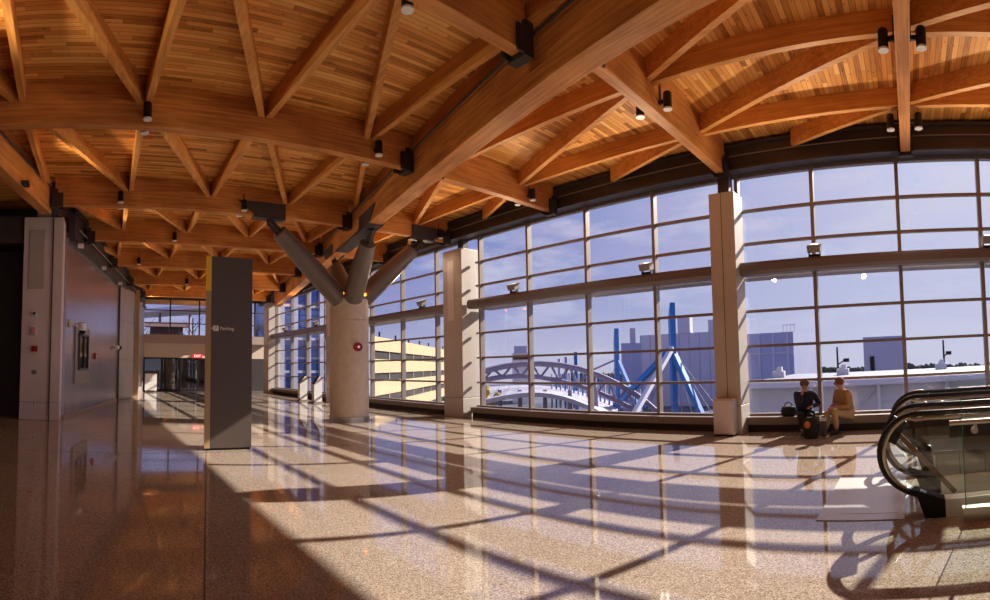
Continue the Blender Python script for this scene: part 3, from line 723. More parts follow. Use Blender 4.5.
spots = [(BX[0], 7.0, -1, 'left downlight of the nearer pair on end-on beam at right'), (BX[0], 7.0, 1, 'right downlight of the nearer pair on end-on beam at right'),
         (BX[0], 9.55, -1, 'left downlight of the pair closest to windows on end-on beam'), (BX[0], 9.55, 1, 'right downlight of the pair closest to windows on end-on beam'),
         (BX[1], 7.5, 1, 'downlight on camera side of the beam left of the end-on beam'), (BX[1], 7.5, -1, 'downlight peeking below far side of beam left of the end-on one'),
         (BX[1] - .6, 3.3, -1, 'brightly lit downlight at the top edge of the picture'),
         (BX[2], .75, 1, 'downlight hanging at front of the nearest long left beam'), (BX[2], .75, -1, 'downlight behind nearest long left beam, lens showing under it'),
         (BX[2], 5.15, 1, 'downlight at front of nearest long beam close to the girder'), (BX[2], 5.15, -1, 'downlight behind nearest long beam close to the girder'),
         (BX[2], 9.6, 1, 'downlight on camera side of beam between the two window columns'), (BX[2], 9.6, -1, 'downlight on far side of beam between the two window columns'),
         (BX[3], .5, 1, 'downlight at front of second long left beam, near the pillar'), (BX[3], .5, -1, 'downlight behind second long left beam, near the pillar'),
         (BX[3], 3.75, 1, 'downlight at front of second long beam, above the sign pylon'), (BX[3], 3.75, -1, 'downlight behind second long beam, above the sign pylon'),
         (BX[3], 10.2, 1, 'downlight beside top of the inset-panel window column'), (BX[3], 10.2, -1, 'downlight behind beam at top of the inset-panel window column'),
         (BX[4], 2.45, 1, 'downlight on the third long left beam'), (BX[5], 1.6, 1, 'downlight on fourth left beam nearer the left wall'),
         (BX[6], 4.4, 1, 'downlight on fifth left beam, far down the hall')]
for a in spots: spot(*a)

# ================================================================== ESCALATORS
def loop_pts(x_front, x_back, zt, zb, n=14, cut=-.15):
    """newel loop of the handrail: along the top, round the front, back underneath"""
    r = (zt - zb) / 2; cz = (zt + zb) / 2; pts = [(x_back, zt)]
    pts.append((x_front + r * 1.05, zt))
    for i in range(1, n):
        a = PI / 2 + PI * i / n * .93
        pts.append((x_front + r * 1.05 + math.cos(a) * r * 1.05, cz + math.sin(a) * r))
    return pts
def balustrade(t, y, xf, drop=True):
    zt, zb = 1.0, .22
    top = loop_pts(xf, 1.4, zt, zb)
    pts = [(4.6, zt - 1.85)] + [(1.75, zt - .14)] + [(1.4, zt)] + top[1:]
    end = pts[-1]; pts.append((end[0] + .30, .13))
    mb = MB(); mb.tube([(u, y, v) for u, v in pts], .026, 10); obj('handrail', mb, M_rubber, t, smooth=True)
    mb = MB(); mb.tube([(u + (.045 if i > 2 else 0), y, v - (.05 if i < 5 else .0)) for i, (u, v) in enumerate(pts[:-1])], .022, 8); obj('handrail_guide', mb, M_ss, t, smooth=True)
    gp = [(u + .03, v - .02) for u, v in top[1:]]
    poly = gp + [(end[0] + .35, .2), (1.4, .2), (4.6, -1.65), (4.6, zt - 1.9), (1.78, zt - .2), (1.4, zt - .03)]
    mb = MB(); mb.prism(poly, lambda u, v, d: (u, y + d, v), -.006, .006); obj('glass_panel', mb, M_gg, t)
    # lower skirt: dark inlet wedge then steel deck
    mb = MB(); mb.prism([(xf + .26, .30), (xf + .34, .24), (xf + .42, .0), (xf + .62, .0), (xf + .62, .17)], lambda u, v, d: (u, y + d, v), -.08, .08); obj('inlet_box', mb, M_black, t)
    mb = MB(); mb.prism([(xf + .62, .0), (xf + .62, .17), (1.4, .2), (4.6, -1.65), (4.6, -1.9), (1.4, 0)], lambda u, v, d: (u, y + d, v), -.08, .08); obj('skirt', mb, M_satin, t)
def escalator(y0, y1, xf, label):
    t = thing('escalator', label, 'escalator', (1.0, (y0 + y1) / 2, 0), 'escalators at the right edge')
    balustrade(t, y0, xf); balustrade(t, y1, xf)
    mb = MB(); mb.box(xf + .5, 1.4, y0 + .08, y1 - .08, .001, .02); obj('comb_plate', mb, M_plate, t)
    for k in range(9):
        x = 1.4 + .36 * k; mb = MB(); mb.box(x, x + .38, y0 + .09, y1 - .09, -.22 - .205 * k, -.02 - .205 * k)
        obj('step', mb, M_plate, t)
escalator(5.08, 5.86, -.36, 'nearer escalator with looped black handrails and glass sides')
escalator(7.05, 7.75, -.34, 'further escalator behind the first, handrail loops towards the windows')
t = thing('escalator_housing', 'low beige metal housing between the two escalators', 'housing', (.8, 6.45, 0))
mb = MB(); mb.box(.22, 1.34, 6.05, 6.85, 0, .40); obj('body', mb, M_satin, t, bevel=.01)
mb = MB(); mb.box(.19, 1.34, 6.02, 6.88, .40, .44); obj('top_plate', mb, M_ss, t, bevel=.005)
for k_ in range(3):
    mb = MB(); mb.box(.5 + .3 * k_, .505 + .3 * k_, 6.045, 6.05, .02, .39); obj('panel_seam', mb, M_seam, t)
# steel plate floor in front of the escalators
mb = MB(); mb.box(-1.0, -.14, 5.0, 6.75, .001, .008); mb.box(-.78, -.2, 5.2, 6.6, .008, .010)
t = obj('landing_plate', mb, M_plate, loc=(-.3, 6, 0)); tag(t, 'pale metal landing plate on floor in front of the escalators', 'floor plate')
# inclined sign holder
t = thing('sign_holder', 'leaning bronze bar with a small black plate inside near escalator', 'sign holder', (.3, 5.35, 0))
A = Vector((.38, 5.28, .16)); B = Vector((-.19, 5.28, .80))
mb = MB(); mb.bar(A, B, .03, .05); obj('bar', mb, M_bronze, t)
mb = MB(); mb.bar(B + Vector((-.075, 0, -.10)), B + Vector((.05, 0, .13)), .03, .14); obj('plate', mb, M_black, t)
# glass guardrail round the opening
def guard(name, label, y, x0, x1, rail, yo):
    t = thing(name, label, 'railing', ((x0 + x1) / 2, y, 0))
    k = 0; x = x0
    while x < x1 - .1:
        xe = min(x + 1.5, x1); mb = MB(); mb.box(x + .008, xe - .008, y - .008, y + .008, .1, 1.15); gp = obj('glass_panel', mb, M_gg, t)
        mb = MB(); mb.box(x, x + .008, y - .009, y + .009, .1, 1.15); obj('glass_edge', mb, M_edge, gp)
        x = xe
    mb = MB(); mb.box(x0 - .03, x1, y - .05, y + .05, .0, .13); obj('base_shoe', mb, M_ss, t)
    if rail:
        mb = MB(); mb.tube([(x0 - .12, y + yo, .93), (x1, y + yo, .93)], .024, 12); obj('handrail', mb, M_ss, t, smooth=True)
        for xx in (x0 + .12, x0 + 1.3, x0 + 2.6):
            mb = MB(); mb.tube([(xx, y, .84), (xx, y + yo, .84), (xx, y + yo, .93)], .016, 8); mb.tube([(xx, y - .02, .84), (xx, y + .02, .84)], .035, 12); obj('rail_bracket', mb, M_ss, t, smooth=True)
guard('glass_railing', 'glass guard railing with steel handrail at right picture edge', 4.86, .44, 6.2, True, -.09)
guard('glass_railing', 'glass guard railing beyond the further escalator, before the windows', 8.3, .55, 6.2, True, .09)
# sloping stair rail between the escalators and the windows
t = thing('stair_rail', 'double steel rail sloping down to the right behind the escalators', 'railing', (.6, 8.12, 0))
for dz, nm in ((0, 'upper_rail'), (-.16, 'lower_rail')):
    mb = MB(); mb.tube([(-.02, 8.05, .98 + dz), (.12, 8.05, 1.0 + dz), (2.9, 8.05, -.75 + dz)], .025, 10); obj(nm, mb, M_ss, t, smooth=True)
for xx in (-.02, ):
    mb = MB(); mb.box(xx - .025, xx + .025, 8.02, 8.08, 0, .99); obj('post', mb, M_bronze, t)
# pit lining
mb = MB(); mb.box(HX0, HX1, HY0 - .1, HY0, -3, 0); mb.box(HX0, HX1, HY1, HY1 + .1, -3, 0); mb.box(HX1, HX1 + .1, HY0, HY1, -3, 0); mb.box(HX0 - .1, HX0, HY0, HY1, -3, 0); mb.box(HX0, HX1, HY0, HY1, -3.1, -3)
struct('trim_10', mb, M_beige)
# ================================================================== PEOPLE
def skin_mesh(name, chains, m, parent, sub=2):
    """chains: list of [(point, radius), ...]; first point of a chain may coincide with an earlier point (joined)"""
    vs, es, rs = [], [], []
    def vid(p, r):
        for i, q in enumerate(vs):
            if (Vector(q) - Vector(p)).length < 1e-4: return i
        vs.append(tuple(p)); rs.append(r); return len(vs) - 1
    for ch in chains:
        prev = None
        for p, r in ch:
            i = vid(p, r)
            if prev is not None and prev != i: es.append((prev, i))
            prev = i
    me = bpy.data.meshes.new(name); me.from_pydata(vs, es, []); me.update()
    o = bpy.data.objects.new(name, me); C.objects.link(o)
    sk = o.modifiers.new('skin', 'SKIN'); sk.use_smooth_shade = True
    if not me.skin_vertices: 
        bpy.context.view_layer.objects.active = o
    lay = me.skin_vertices[0].data
    for i, r in enumerate(rs): lay[i].radius = (r, r) if not isinstance(r, tuple) else r
    for i in range(len(rs)): lay[i].use_root = (i == 0)
    su = o.modifiers.new('sub', 'SUBSURF'); su.levels = sub; su.render_levels = sub
    dg = bpy.context.evaluated_depsgraph_get(); dg.update()
    m2 = bpy.data.meshes.new_from_object(o.evaluated_get(dg)); bpy.data.objects.remove(o)
    base = wloc(parent)
    for v in m2.vertices: v.co -= base
    m2.materials.clear(); m2.materials.append(m)
    for p_ in m2.polygons: p_.use_smooth = True
    o = bpy.data.objects.new(name, m2); C.objects.link(o); o.parent = parent
    return o
M_skin = mat('skin', (196, 142, 112), .5)
M_shoe = mat('shoe_leather', (36, 28, 26), .5)
def person(label, hip, face, jacket, trousers, hair, lean, handL, handR, head_dir, hat=None, kneespread=.12):
    H = Vector(hip); f = Vector((*face, 0)).normalized(); r = Vector((f.y, -f.x, 0)); U = Vector((0, 0, 1))
    P = lambda a, b, c: H + f * a + r * b + U * c       # forward, right, up
    t = thing('person', label, 'person', (H.x, H.y, 0))
    belly = P(lean * .25, 0, .18); chest = P(lean * .7, 0, .36); neck = P(lean, 0, .52); chin = neck + f * .02 + U * .06
    hd = Vector((*head_dir, 0)).normalized(); hc = chin + hd * .03 + U * .07; ht = hc + U * .08 - hd * .01
    shL, shR = P(lean * .9, -.18, .46), P(lean * .9, .18, .46)
    def elbow(sh, hand, out):
        mid = (sh + hand) / 2; v = hand - sh; L = .29; h = math.sqrt(max(.001, L * L - (v.length / 2) ** 2)) if v.length / 2 < L else .01
        d = (-U * .8 - f * .3 + r * out * .5); d -= v.normalized() * d.dot(v.normalized()); return mid + d.normalized() * h
    hL, hR = P(*handL), P(*handR); eL, eR = elbow(shL, hL, -1), elbow(shR, hR, 1)
    kL, kR = P(.43, -kneespread, .07), P(.45, kneespread, .06)
    aL, aR = P(.38, -kneespread, -H.z + .09), P(.47, kneespread, -H.z + .09)
    hipL, hipR = P(.02, -.09, 0), P(.02, .09, 0)
    body = [[(P(0, 0, .02), .12), (belly, .12), (chest, .125), (neck, .052), (chin, .062), (hc, (.078, .092)), (ht, (.06, .07))],
            [(chest, .125), (shL, .05), (eL, .038), (hL, .026)], [(chest, .125), (shR, .05), (eR, .038), (hR, .026)],
            [(P(0, 0, .02), .12), (hipL, .085), (kL, .055), (aL, .036)], [(P(0, 0, .02), .12), (hipR, .085), (kR, .055), (aR, .036)],
            [(hc, (.078, .092)), (hc + hd * .105 - U * .015, .014)]]
    for hand, el in ((hL, eL), (hR, eR)):
        d = (hand - el).normalized(); s = d.cross(U); s = s.normalized() if s.length > .1 else r
        palm = hand + d * .055; body.append([(hand, .026), (palm, (.034, .018))])
        for i, ln in enumerate((.062, .075, .07, .055)):
            b = palm + s * (i - 1.5) * .019 + d * .02
            body.append([(palm, (.034, .018)), (b, .009), (b + d * ln * .5 - U * .008, .0085), (b + d * ln * .8 - U * .03, .007)])
        body.append([(palm, (.034, .018)), (palm - s * .035 - d * .005, .010), (palm - s * .055 + d * .03, .008)])
    b = skin_mesh('body', body, M_skin, t)
    for k in (-1, 1):
        q = hc + hd.cross(U) * k * .032 + hd * .082 + U * .012
        mb = MB(); mb.sphere(q, .011); obj('eye', mb, M_black, b, smooth=True)
    J = [[(P(-.02, 0, -.03), .17), (belly, .175), (chest, .17), (P(lean * .98, 0, .49), .08)],
         [(chest, .165), (shL, .078), (eL, .062), (hL - (hL - eL).normalized() * .03, .045)],
         [(chest, .165), (shR, .078), (eR, .062), (hR - (hR - eR).normalized() * .03, .045)]]
    skin_mesh('jacket', J, jacket, t)
    T = [[(P(.03, 0, .03), .10), (hipL, .10), (kL, .078), (aL + U * .03, .055)], [(P(.03, 0, .03), .10), (hipR, .10), (kR, .078), (aR + U * .03, .055)]]
    skin_mesh('trousers', T, trousers, t)
    for a_ in (aL, aR):
        q = Vector((a_.x, a_.y, 0))
        skin_mesh('shoe', [[(q - f * .05 + U * .05, .045), (q + f * .05 + U * .048, .045), (q + f * .17 + U * .034, .032)]], M_shoe, t)
    mb = MB(); mb.sphere(hc + U * .035 - hd * .02, .1, (.98, .98, .95), 16, 10)
    mb.v = [tuple(Vector(v)) for v in mb.v]
    obj('hair' if not hat else 'cap', mb, hair, t, smooth=True)
    if hat:
        mb = MB(); mb.tube([hc + U * .055 + hd * .06, hc + U * .045 + hd * .15], [.075, .06], 14); obj('brim', mb, hair, t, smooth=True)
    return t
M_navy = mat('dark_navy_cloth', (34, 34, 48), .85); M_tan = mat('tan_cloth', (168, 128, 84), .85, noise=.06, nscale=12)
M_khaki = mat('khaki_cloth', (186, 156, 118), .85); M_dkcloth = mat('black_cloth', (30, 28, 32), .85)
M_hairw = mat('auburn_cap', (120, 66, 40), .8); M_hairb = mat('brown_cap', (104, 70, 48), .8)
person('person in dark jacket seated on window ledge, hand raised to face', (-2.32, 10.80, .37), (.35, -1), M_navy, M_dkcloth, M_hairb, .22,
       (.30, -.12, .20), (.34, .06, .50), (.5, -1), hat=True)
person('person in tan coat and khaki trousers seated on ledge facing left', (-1.38, 10.80, .38), (-.75, -.7), M_tan, M_khaki, M_hairw, .15,
       (.36, -.06, .16), (.38, .08, .15), (-1, -.35))
def bag(label, x, y, z, w, d, h, m, top=None, kind='bag'):
    t = thing(kind, label, 'bag', (x, y, z))
    mb = MB(); mb.tube([(x, y, z + .0), (x, y, z + .04), (x, y, z + h * .55), (x, y, z + h * .9), (x, y, z + h)], [w * .42, w * .5, w * .52, w * .42, w * .25], 12)
    mb.v = [(vx, y + (vy - y) * d / w, vz) for vx, vy, vz in mb.v]
    obj('body', mb, m, t, smooth=True)
    mb = MB(); mb.tube([(x + w * .25 * math.cos(a), y, z + h * .95 + .09 * math.sin(a)) for a in [PI * k / 8 for k in range(9)]], .012, 8); obj('handle', mb, M_black, t, smooth=True)
    if top: mb = MB(); top(mb); 
    return t
M_bag = mat('bag_fabric', (30, 26, 28), .8)
bag('black bag lying on window ledge left of the person in dark jacket', -2.70, 10.98, .335, .34, .2, .22, M_bag)
t = bag('dark bag with an orange patch on floor before the person in dark jacket', -2.03, 9.99, 0, .30, .2, .42, M_bag)
mb = MB(); mb.sphere((-2.07, 9.89, .28), .06, (1, .5, 1.2)); obj('patch', mb, mat('orange_patch', (214, 110, 52), .6), t, smooth=True)
t = bag('grey bag on floor between the two seated people', -1.83, 10.30, 0, .16, .16, .32, mat('grey_bag', (82, 74, 74), .8))
mb = MB(); mb.box(-1.89, -1.77, 10.25, 10.35, .30, .36); obj('paper', mb, M_white, t)

# ================================================================== OUTSIDE
GZ = -7.0
mb = MB()
rim = [(252 * math.cos(a), 252 * math.sin(a)) for a in [math.radians(d_) for d_ in range(-10, 201, 5)]]
mb.prism([(-80, D + 3), (60, D + 3)] + rim, lambda u, v, d_: (u, v, d_), GZ - .5, GZ) if False else None
o_ = len(mb.v)
pl = [(45, D + 3)] + [p_ for p_ in rim if p_[1] > D + 3 or p_[0] < -60] + [(-45, -60), (-45, D + 3)]
mb.prism(pl, lambda u, v, d_: (u, v, d_), GZ - .5, GZ)
struct('ground', mb, mat('apron_concrete', (96, 98, 112), 1.0, spec=.0, noise=.2, nscale=.05))
def block(name, label, cat, px0, d0, px1, d1, pyt, depth, m, zb=GZ, group=None, extra=None):
    A = at(px0, pyt, d0); B = at(px1, pyt, d1); zt = (A.z + B.z) / 2 if abs(d0 - d1) < 8 else A.z
    c = (A + B) / 2; t = thing(name, label, cat, (c.x, c.y, zb), group)
    e = Vector((B.x - A.x, B.y - A.y)); L = e.length; e.normalize(); n = Vector((-e.y, e.x))
    if n.dot(Vector((c.x, c.y))) < 0: n = -n
    a2, b2 = Vector((A.x, A.y)), Vector((B.x, B.y))
    mb = MB(); q = [a2, b2, b2 + n * depth, a2 + n * depth]
    mb.hexa([(p.x, p.y, zb) for p in q] + [(p.x, p.y, zt) for p in q]); obj('wall', mb, m, t)
    return t, a2, e, n, L, zt
def on(t, nm, a, e, n, u0, u1, z0, z1, out, m, parent=None):
    mb = MB(); p0, p1 = a + e * u0 - n * out, a + e * u1 - n * out
    q = [p0, p1, p1 + n * out * 2, p0 + n * out * 2]
    mb.hexa([(p.x, p.y, z0) for p in q] + [(p.x, p.y, z1) for p in q]); return obj(nm, mb, m, parent or t)
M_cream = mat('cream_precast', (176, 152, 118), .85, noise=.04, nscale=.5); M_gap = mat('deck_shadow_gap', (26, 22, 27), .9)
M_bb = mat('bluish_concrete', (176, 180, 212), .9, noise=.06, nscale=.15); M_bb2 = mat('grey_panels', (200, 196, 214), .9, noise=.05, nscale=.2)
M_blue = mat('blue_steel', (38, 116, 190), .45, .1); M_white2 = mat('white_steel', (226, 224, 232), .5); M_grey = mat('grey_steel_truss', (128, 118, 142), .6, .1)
# parking garage
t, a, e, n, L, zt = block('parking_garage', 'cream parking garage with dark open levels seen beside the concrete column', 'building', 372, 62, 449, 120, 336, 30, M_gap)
zz = zt; k = 0
while zz > GZ + 1:
    on(t, 'spandrel', a, e, n, -.2, L, zz - 1.7, zz, .25, M_cream); zz -= 2.75; k += 1
for i in range(9): on(t, 'pier', a, e, n, i * L / 8.2, i * L / 8.2 + .22, GZ, zt - .1, .12, M_cream)
for i in range(7): on(t, 'parapet_light', a, e, n, 3 + i * L / 7.5, 3.25 + i * L / 7.5, zt, zt + .7, .1, M_gap)
# glazed tower next to the far windows
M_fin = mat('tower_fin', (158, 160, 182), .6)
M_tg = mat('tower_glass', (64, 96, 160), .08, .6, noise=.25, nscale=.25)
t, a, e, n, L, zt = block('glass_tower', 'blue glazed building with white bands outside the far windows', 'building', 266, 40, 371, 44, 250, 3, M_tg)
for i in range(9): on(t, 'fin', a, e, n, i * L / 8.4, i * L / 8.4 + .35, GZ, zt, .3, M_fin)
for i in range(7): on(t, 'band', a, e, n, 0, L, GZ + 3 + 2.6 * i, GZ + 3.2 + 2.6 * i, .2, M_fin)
# big grey buildings
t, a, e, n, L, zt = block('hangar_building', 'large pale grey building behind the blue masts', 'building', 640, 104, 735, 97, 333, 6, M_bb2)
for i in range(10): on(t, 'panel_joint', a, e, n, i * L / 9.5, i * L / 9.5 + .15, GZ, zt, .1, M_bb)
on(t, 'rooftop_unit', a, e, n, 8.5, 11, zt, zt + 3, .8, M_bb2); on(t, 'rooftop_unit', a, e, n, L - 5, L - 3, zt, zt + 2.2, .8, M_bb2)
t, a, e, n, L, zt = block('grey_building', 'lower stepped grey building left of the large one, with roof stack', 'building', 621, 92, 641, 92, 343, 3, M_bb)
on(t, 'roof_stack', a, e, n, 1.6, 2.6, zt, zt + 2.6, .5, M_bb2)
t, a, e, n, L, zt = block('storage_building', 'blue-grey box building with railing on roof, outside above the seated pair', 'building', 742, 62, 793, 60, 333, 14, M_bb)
for i in range(4): on(t, 'panel_joint', a, e, n, .2 + i * L / 3.6, .5 + i * L / 3.6, GZ, zt, .1, M_bb2)
on(t, 'string_course', a, e, n, 0, L, zt - 2.5, zt - 2.3, .12, M_bb2)
mb = MB()
for i in range(4):
    p = a + e * (L - 1.6 + .45 * i) + n * 1.5; mb.tube([(p.x, p.y, zt), (p.x, p.y, zt + .9)], .04, 6)
p, q = a + e * (L - 1.7) + n * 1.5, a + e * (L - .1) + n * 1.5; mb.tube([(p.x, p.y, zt + .9), (q.x, q.y, zt + .9)], .05, 6); obj('roof_railing', mb, M_bb2, t)
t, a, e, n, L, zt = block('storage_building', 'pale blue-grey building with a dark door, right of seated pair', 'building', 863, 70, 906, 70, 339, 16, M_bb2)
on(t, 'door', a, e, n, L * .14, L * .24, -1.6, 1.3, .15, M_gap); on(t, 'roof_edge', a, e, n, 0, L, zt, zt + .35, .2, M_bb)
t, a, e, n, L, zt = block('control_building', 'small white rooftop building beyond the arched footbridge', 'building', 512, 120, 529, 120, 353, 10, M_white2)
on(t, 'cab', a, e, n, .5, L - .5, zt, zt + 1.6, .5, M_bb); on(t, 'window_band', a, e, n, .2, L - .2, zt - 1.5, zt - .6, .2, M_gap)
# low white building right outside the windows
t = thing('terminal_wing', 'low white roof and braced glass wall just outside the right windows', 'building', (4, 27, GZ))
mb = MB(); mb.box(-9.5, 20, 27.5, 41, .12, .25); obj('roof', mb, mat('white_roof', (128, 130, 152), .8), t)
mb = MB(); mb.box(-9.5, 20, 27.2, 27.5, .12, .30); mb.box(-9.5, 20, 26.9, 27.6, .0, .12); obj('roof_edge', mb, M_white2, t)
mb = MB(); mb.box(-9.2, 20, 27.55, 27.75, GZ, .12); obj('glass_wall', mb, mat('frosted_wall', (206, 208, 222), .5, noise=.08, nscale=.8), t)
for i in range(8):
    x = -9 + 3.6 * i; mb = MB(); mb.bar((x, 27.4, -3.6), (x + 3.6, 27.4, .0), .14, .14); obj('brace', mb, M_bb2, t)
for i in range(9):
    x = -9 + 3.6 * i; mb = MB(); mb.tube([(x, 27.2, GZ), (x, 27.2, .02)], .10, 8); obj('column', mb, M_white2, t)
RZ = .27
def roofunit(px, py, d, s, label):
    p = at(px, py, d); t = thing('roof_unit', label, 'air unit', (p.x, p.y, .25), 'white air units on the low roof')
    mb = MB(); mb.box(p.x - s, p.x + s, p.y - s * .6, p.y + s * .6, RZ, RZ + s * 1.0); obj('housing', mb, M_white, t, bevel=.04)
    mb = MB(); mb.prism([(-s * .5, RZ + s), (s * .6, RZ + s), (s * .6, RZ + s * 1.7), (-s * .1, RZ + s * 1.7)], lambda u, v, dd: (p.x + u, p.y + dd, v), -s * .4, s * .4); obj('hood', mb, M_white, t)
    for k in (-1, 1): mb = MB(); mb.box(p.x + k * s * .8 - .05, p.x + k * s * .8 + .05, p.y - .12, p.y + .12, .25, RZ); obj('foot', mb, M_bb, t)
roofunit(779, 376, 36, .42, 'white air unit on low roof, left of the seated pair'); roofunit(843, 373, 36, .42, 'white air unit on low roof, behind the tan-coated person')
roofunit(941, 370, 38, .42, 'white air unit on low roof above the escalators')
def pole(px, d, pyt, label, lamp):
    p = at(px, pyt, d); t = thing('light_pole', label, 'light pole', (p.x, p.y, GZ))
    mb = MB(); mb.tube([(p.x, p.y, GZ), (p.x, p.y, p.z)], [.2, .11], 8); obj('mast', mb, M_steel, t)
    mb = MB(); q = p + Vector((.9 if lamp else .5, .3, -1.6)); mb.tube([p + Vector((0, 0, -2.2)), q], .08, 6); mb.box(q.x - .2, q.x + .5, q.y - .2, q.y + .2, q.z - .3, q.z + .15); obj('lamp_head', mb, M_black, t)
pole(837, 64, 347, 'dark pole with lamp between the two blue-grey box buildings', True); pole(943, 66, 340, 'dark slender pole right of the pale building, above escalators', False)
# tree lines at the horizon
M_leaf = mat('distant_foliage', (92, 96, 82), .95, noise=.35, nscale=.3); M_yel = mat('yellow_foliage', (150, 132, 66), .95, noise=.3, nscale=2)
def treeline(label, px0, px1, d, pyt, amp, m):
    n = 60; mb = MB(); rnd = random.Random(px0)
    for i in range(n):
        px = px0 + (px1 - px0) * (i + .5) / n; p = at(px, pyt + rnd.uniform(0, amp), d + rnd.uniform(0, 18)); w = abs(px1 - px0) / n / FPX * d * 1.3
        h = max(1, p.z - GZ); mb.sphere((p.x, p.y, GZ + h * .5), 1, (w, w, h * .5), 8, 6)
    c = at((px0 + px1) / 2, pyt, d); o = obj('tree_line', mb, m, loc=(c.x, c.y, GZ), smooth=True); tag(o, label, 'trees', None, 'stuff')
treeline('grey-green tree line on horizon between the two box buildings', 786, 868, 225, 366, 2, M_leaf)
treeline('darker tree line on horizon at the right edge', 903, 1005, 225, 362, 4, M_leaf)
treeline('pale distant tree line left of the grey buildings', 560, 640, 225, 372, 2, M_leaf)
t = thing('yellow_shrub', 'yellow autumn shrub beside the arched footbridge', 'shrub', tuple(at(487, 398, 32)[:2]) + (GZ,))
mb = MB(); c = at(487, 398, 32)
for k in range(14): mb.sphere((c.x + random.uniform(-.8, .8), c.y + random.uniform(-.8, .8), c.z + random.uniform(-.7, .6)), random.uniform(.2, .38), nu=8, nv=6)
obj('foliage', mb, M_yel, t); mb = MB(); mb.tube([(c.x, c.y, GZ), (c.x, c.y, c.z)], .12, 6); obj('trunk', mb, M_gap, t)
# blue masts with stays
def mast(name, label, px, pyt, d, w, legs, cables, white=None):
    T = at(px, pyt, d); t = thing(name, label, 'mast', (T.x, T.y, GZ)); e = Vector((_ca, -_sa, 0))
    x, y = T.x, T.y; hw = w / 2
    mb = MB(); q = [(-hw, GZ), (hw, GZ), (hw, T.z + w * 1.2), (-hw, T.z - w * .8)]
    mb.prism(q, lambda u, v, dd: (x + e.x * u - e.y * dd, y + e.y * u + e.x * dd, v), -w * .35, w * .35); obj('post', mb, M_blue, t)
    for (p0, p1, ww, m) in legs: mb = MB(); mb.bar(at(*p0), at(*p1), ww, ww); obj('leg', mb, m, t)
    for (p0, p1) in cables: mb = MB(); mb.tube([at(*p0), at(*p1)], .035, 5); obj('cable', mb, M_grey, t)
mast('bridge_mast', 'tall blue mast with sloping legs, left of the box-foot column', 671.5, 312, 42, .62,
     [((672, 350, 42), (704, 420, 40), .42, M_blue), ((670, 350, 42), (614, 408, 47), .42, M_blue), ((672, 348, 41.5), (632, 418, 36), .34, M_white2)],
     [((674, 354, 42), (x, 420, d)) for x, d in ((683, 41), (694, 41), (716, 40), (728, 39))] + [((670, 352, 42), (x, 410, 45)) for x in (622, 634, 648)])
mast('bridge_mast', 'shorter blue mast with sloping leg at end of the arched footbridge', 616, 336, 60, .72,
     [((617, 358, 60), (640, 412, 57), .4, M_blue), ((615, 360, 60), (588, 372, 62), .18, M_grey)], [((617, 362, 60), (x, 405, 60)) for x in (600, 606, 626)])
for i, (px, pyt, d) in enumerate(((575.5, 352, 90), (566, 357, 100), (559, 359, 110))):
    T = at(px, pyt, d); mb = MB(); mb.tube([(T.x, T.y, GZ), (T.x, T.y, T.z)], .32, 8)
    o = obj('distant_mast', mb, M_blue if i == 0 else M_bb, loc=(T.x, T.y, GZ)); tag(o, ('tallest of three distant masts behind footbridge arch, bright blue', 'middle of the three distant masts behind footbridge arch', 'leftmost and faintest of three distant masts behind footbridge arch')[i], 'mast')
# arched truss footbridge
t = thing('footbridge', 'arched grey truss footbridge with blue uprights outside the middle windows', 'bridge', tuple(at(560, 390, 42)[:2]) + (GZ,))
def arc(pts, d0, d1, m=22):
    out = []
    for i in range(m):
        u = i / (m - 1); x = pts[0][0] + (pts[-1][0] - pts[0][0]) * u; k = 0
        while k < len(pts) - 2 and pts[k + 1][0] < x: k += 1
        (xa, ya), (xb, yb) = pts[k], pts[k + 1]; s = (x - xa) / (xb - xa)
        out.append(at(x, ya + (yb - ya) * s, d0 + (d1 - d0) * u))
    return out
topl = [(455, 384), (480, 372.5), (500, 367), (520, 364), (540, 363.5), (560, 365), (580, 369), (600, 375.5), (620, 385), (640, 397), (655, 410)]
botl = [(455, 392), (480, 381), (500, 377), (520, 376), (540, 377), (560, 381), (580, 386), (600, 393), (620, 402), (640, 413), (655, 424)]
for off, nm in ((0, 'near'), (5, 'far')):
    tp, bt = arc(topl, 40 + off, 44 + off), arc(botl, 40 + off, 44 + off)
    mb = MB(); mb.tube(tp, .24, 8); obj('upper_chord', mb, M_grey, t, smooth=True)
    mb = MB(); mb.tube(bt, .20, 8); obj('lower_chord', mb, M_grey, t, smooth=True)
    for i in range(0, len(tp) - 2, 2):
        mb = MB(); mb.tube([tp[i], bt[i + 1]], .10, 6); obj('diagonal', mb, M_grey, t)
        mb = MB(); mb.tube([bt[i + 1], tp[i + 2]], .10, 6); obj('diagonal', mb, M_grey, t)
for i in range(22):
    px = 552 + i * 4.4; a_ = at(px, 374 + max(0, (px - 580)) * .25, 48); b_ = at(px, 408, 48)
    mb = MB(); mb.tube([a_, b_], .09, 5); obj('upright', mb, M_blue if i % 2 else M_bb, t)
mb = MB()
q0, q1, q2, q3 = at(484, 386, 30), at(620, 408, 30), at(616, 396, 62), at(490, 380, 62)
sh = []
for i in range(13):
    u = i / 12; z = math.sin(u * PI) * 1.0 - .8
    A_, B_ = q0.lerp(q1, u), q3.lerp(q2, u); sh.append((A_ + Vector((0, 0, z)), B_ + Vector((0, 0, z))))
for (a0, b0), (a1, b1) in zip(sh, sh[1:]):
    mb.hexa([a0 - Vector((0, 0, .25)), a1 - Vector((0, 0, .25)), b1 - Vector((0, 0, .25)), b0 - Vector((0, 0, .25)), a0, a1, b1, b0])
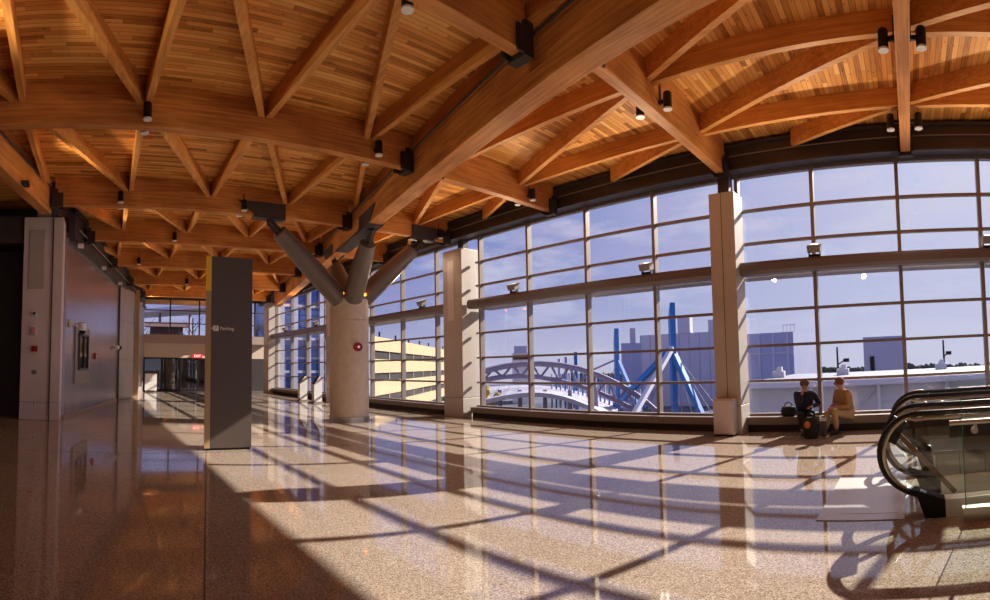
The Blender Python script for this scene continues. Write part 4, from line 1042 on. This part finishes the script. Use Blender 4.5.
cn = at(550, 392, 42); o = obj('canopy_roof', mb, mat('canopy_skin', (160, 158, 176), .7), loc=(cn.x, cn.y, GZ)); tag(o, 'white curved canopy roof under the arched footbridge', 'roof')
for px in (500, 520, 545, 570, 596):
    A_ = at(px, 396, 34); mb = MB(); mb.tube([(A_.x, A_.y, GZ), (A_.x, A_.y, A_.z + .4)], .14, 8); k_ = obj('canopy_post', mb, M_grey); k_.parent = o; k_.location = -wloc(o)
# beyond the end wall
t = thing('curved_canopy', 'long pale canopy roof seen through the end wall window', 'roof', tuple(at(172, 312, 70)[:2]) + (4,))
mb = MB(); A_, B_ = at(120, 311, 75), at(215, 303, 60); nn = Vector((-1, .1, 0)) * 8
mb.hexa([A_ - Vector((0, 0, .5)), B_ - Vector((0, 0, .5)), B_ + nn - Vector((0, 0, .5)), A_ + nn - Vector((0, 0, .5)), A_, B_, B_ + nn, A_ + nn]); obj('roof', mb, M_white2, t)
for px in (135, 160, 190, 208):
    A_ = at(px, 312, 70); mb = MB(); mb.tube([(A_.x, A_.y, GZ), (A_.x, A_.y, A_.z)], .18, 8); obj('post', mb, M_grey, t)
t, a, e, n, L, zt = block('brown_hut', 'low brown building with sloped roof, through end wall window', 'building', 150, 60, 183, 60, 327, 8, mat('brown_wall', (74, 60, 60), .9))
on(t, 'roof', a, e, n, -.6, L + .6, zt, zt + .5, .8, mat('tan_roof', (170, 140, 130), .9))
for px, lb in ((193, 'thin bare tree through end wall window beside the sign pylon'), (143, 'thin bare tree through end wall window by the left wall corner')):
    p = at(px, 318, 50); t = thing('bare_tree', lb, 'tree', (p.x, p.y, GZ))
    mb = MB(); mb.tube([(p.x, p.y, GZ), (p.x, p.y, p.z)], [.2, .06], 7); obj('trunk', mb, M_gap, t)
    mb = MB()
    for k in range(16):
        a_ = random.uniform(0, 6.28); z0 = p.z - random.uniform(.6, 4); mb.tube([(p.x, p.y, z0), (p.x + math.cos(a_) * 1.2, p.y + math.sin(a_) * 1.2, z0 + 1.3)], [.04, .015], 5)
    obj('branches', mb, M_gap, t)
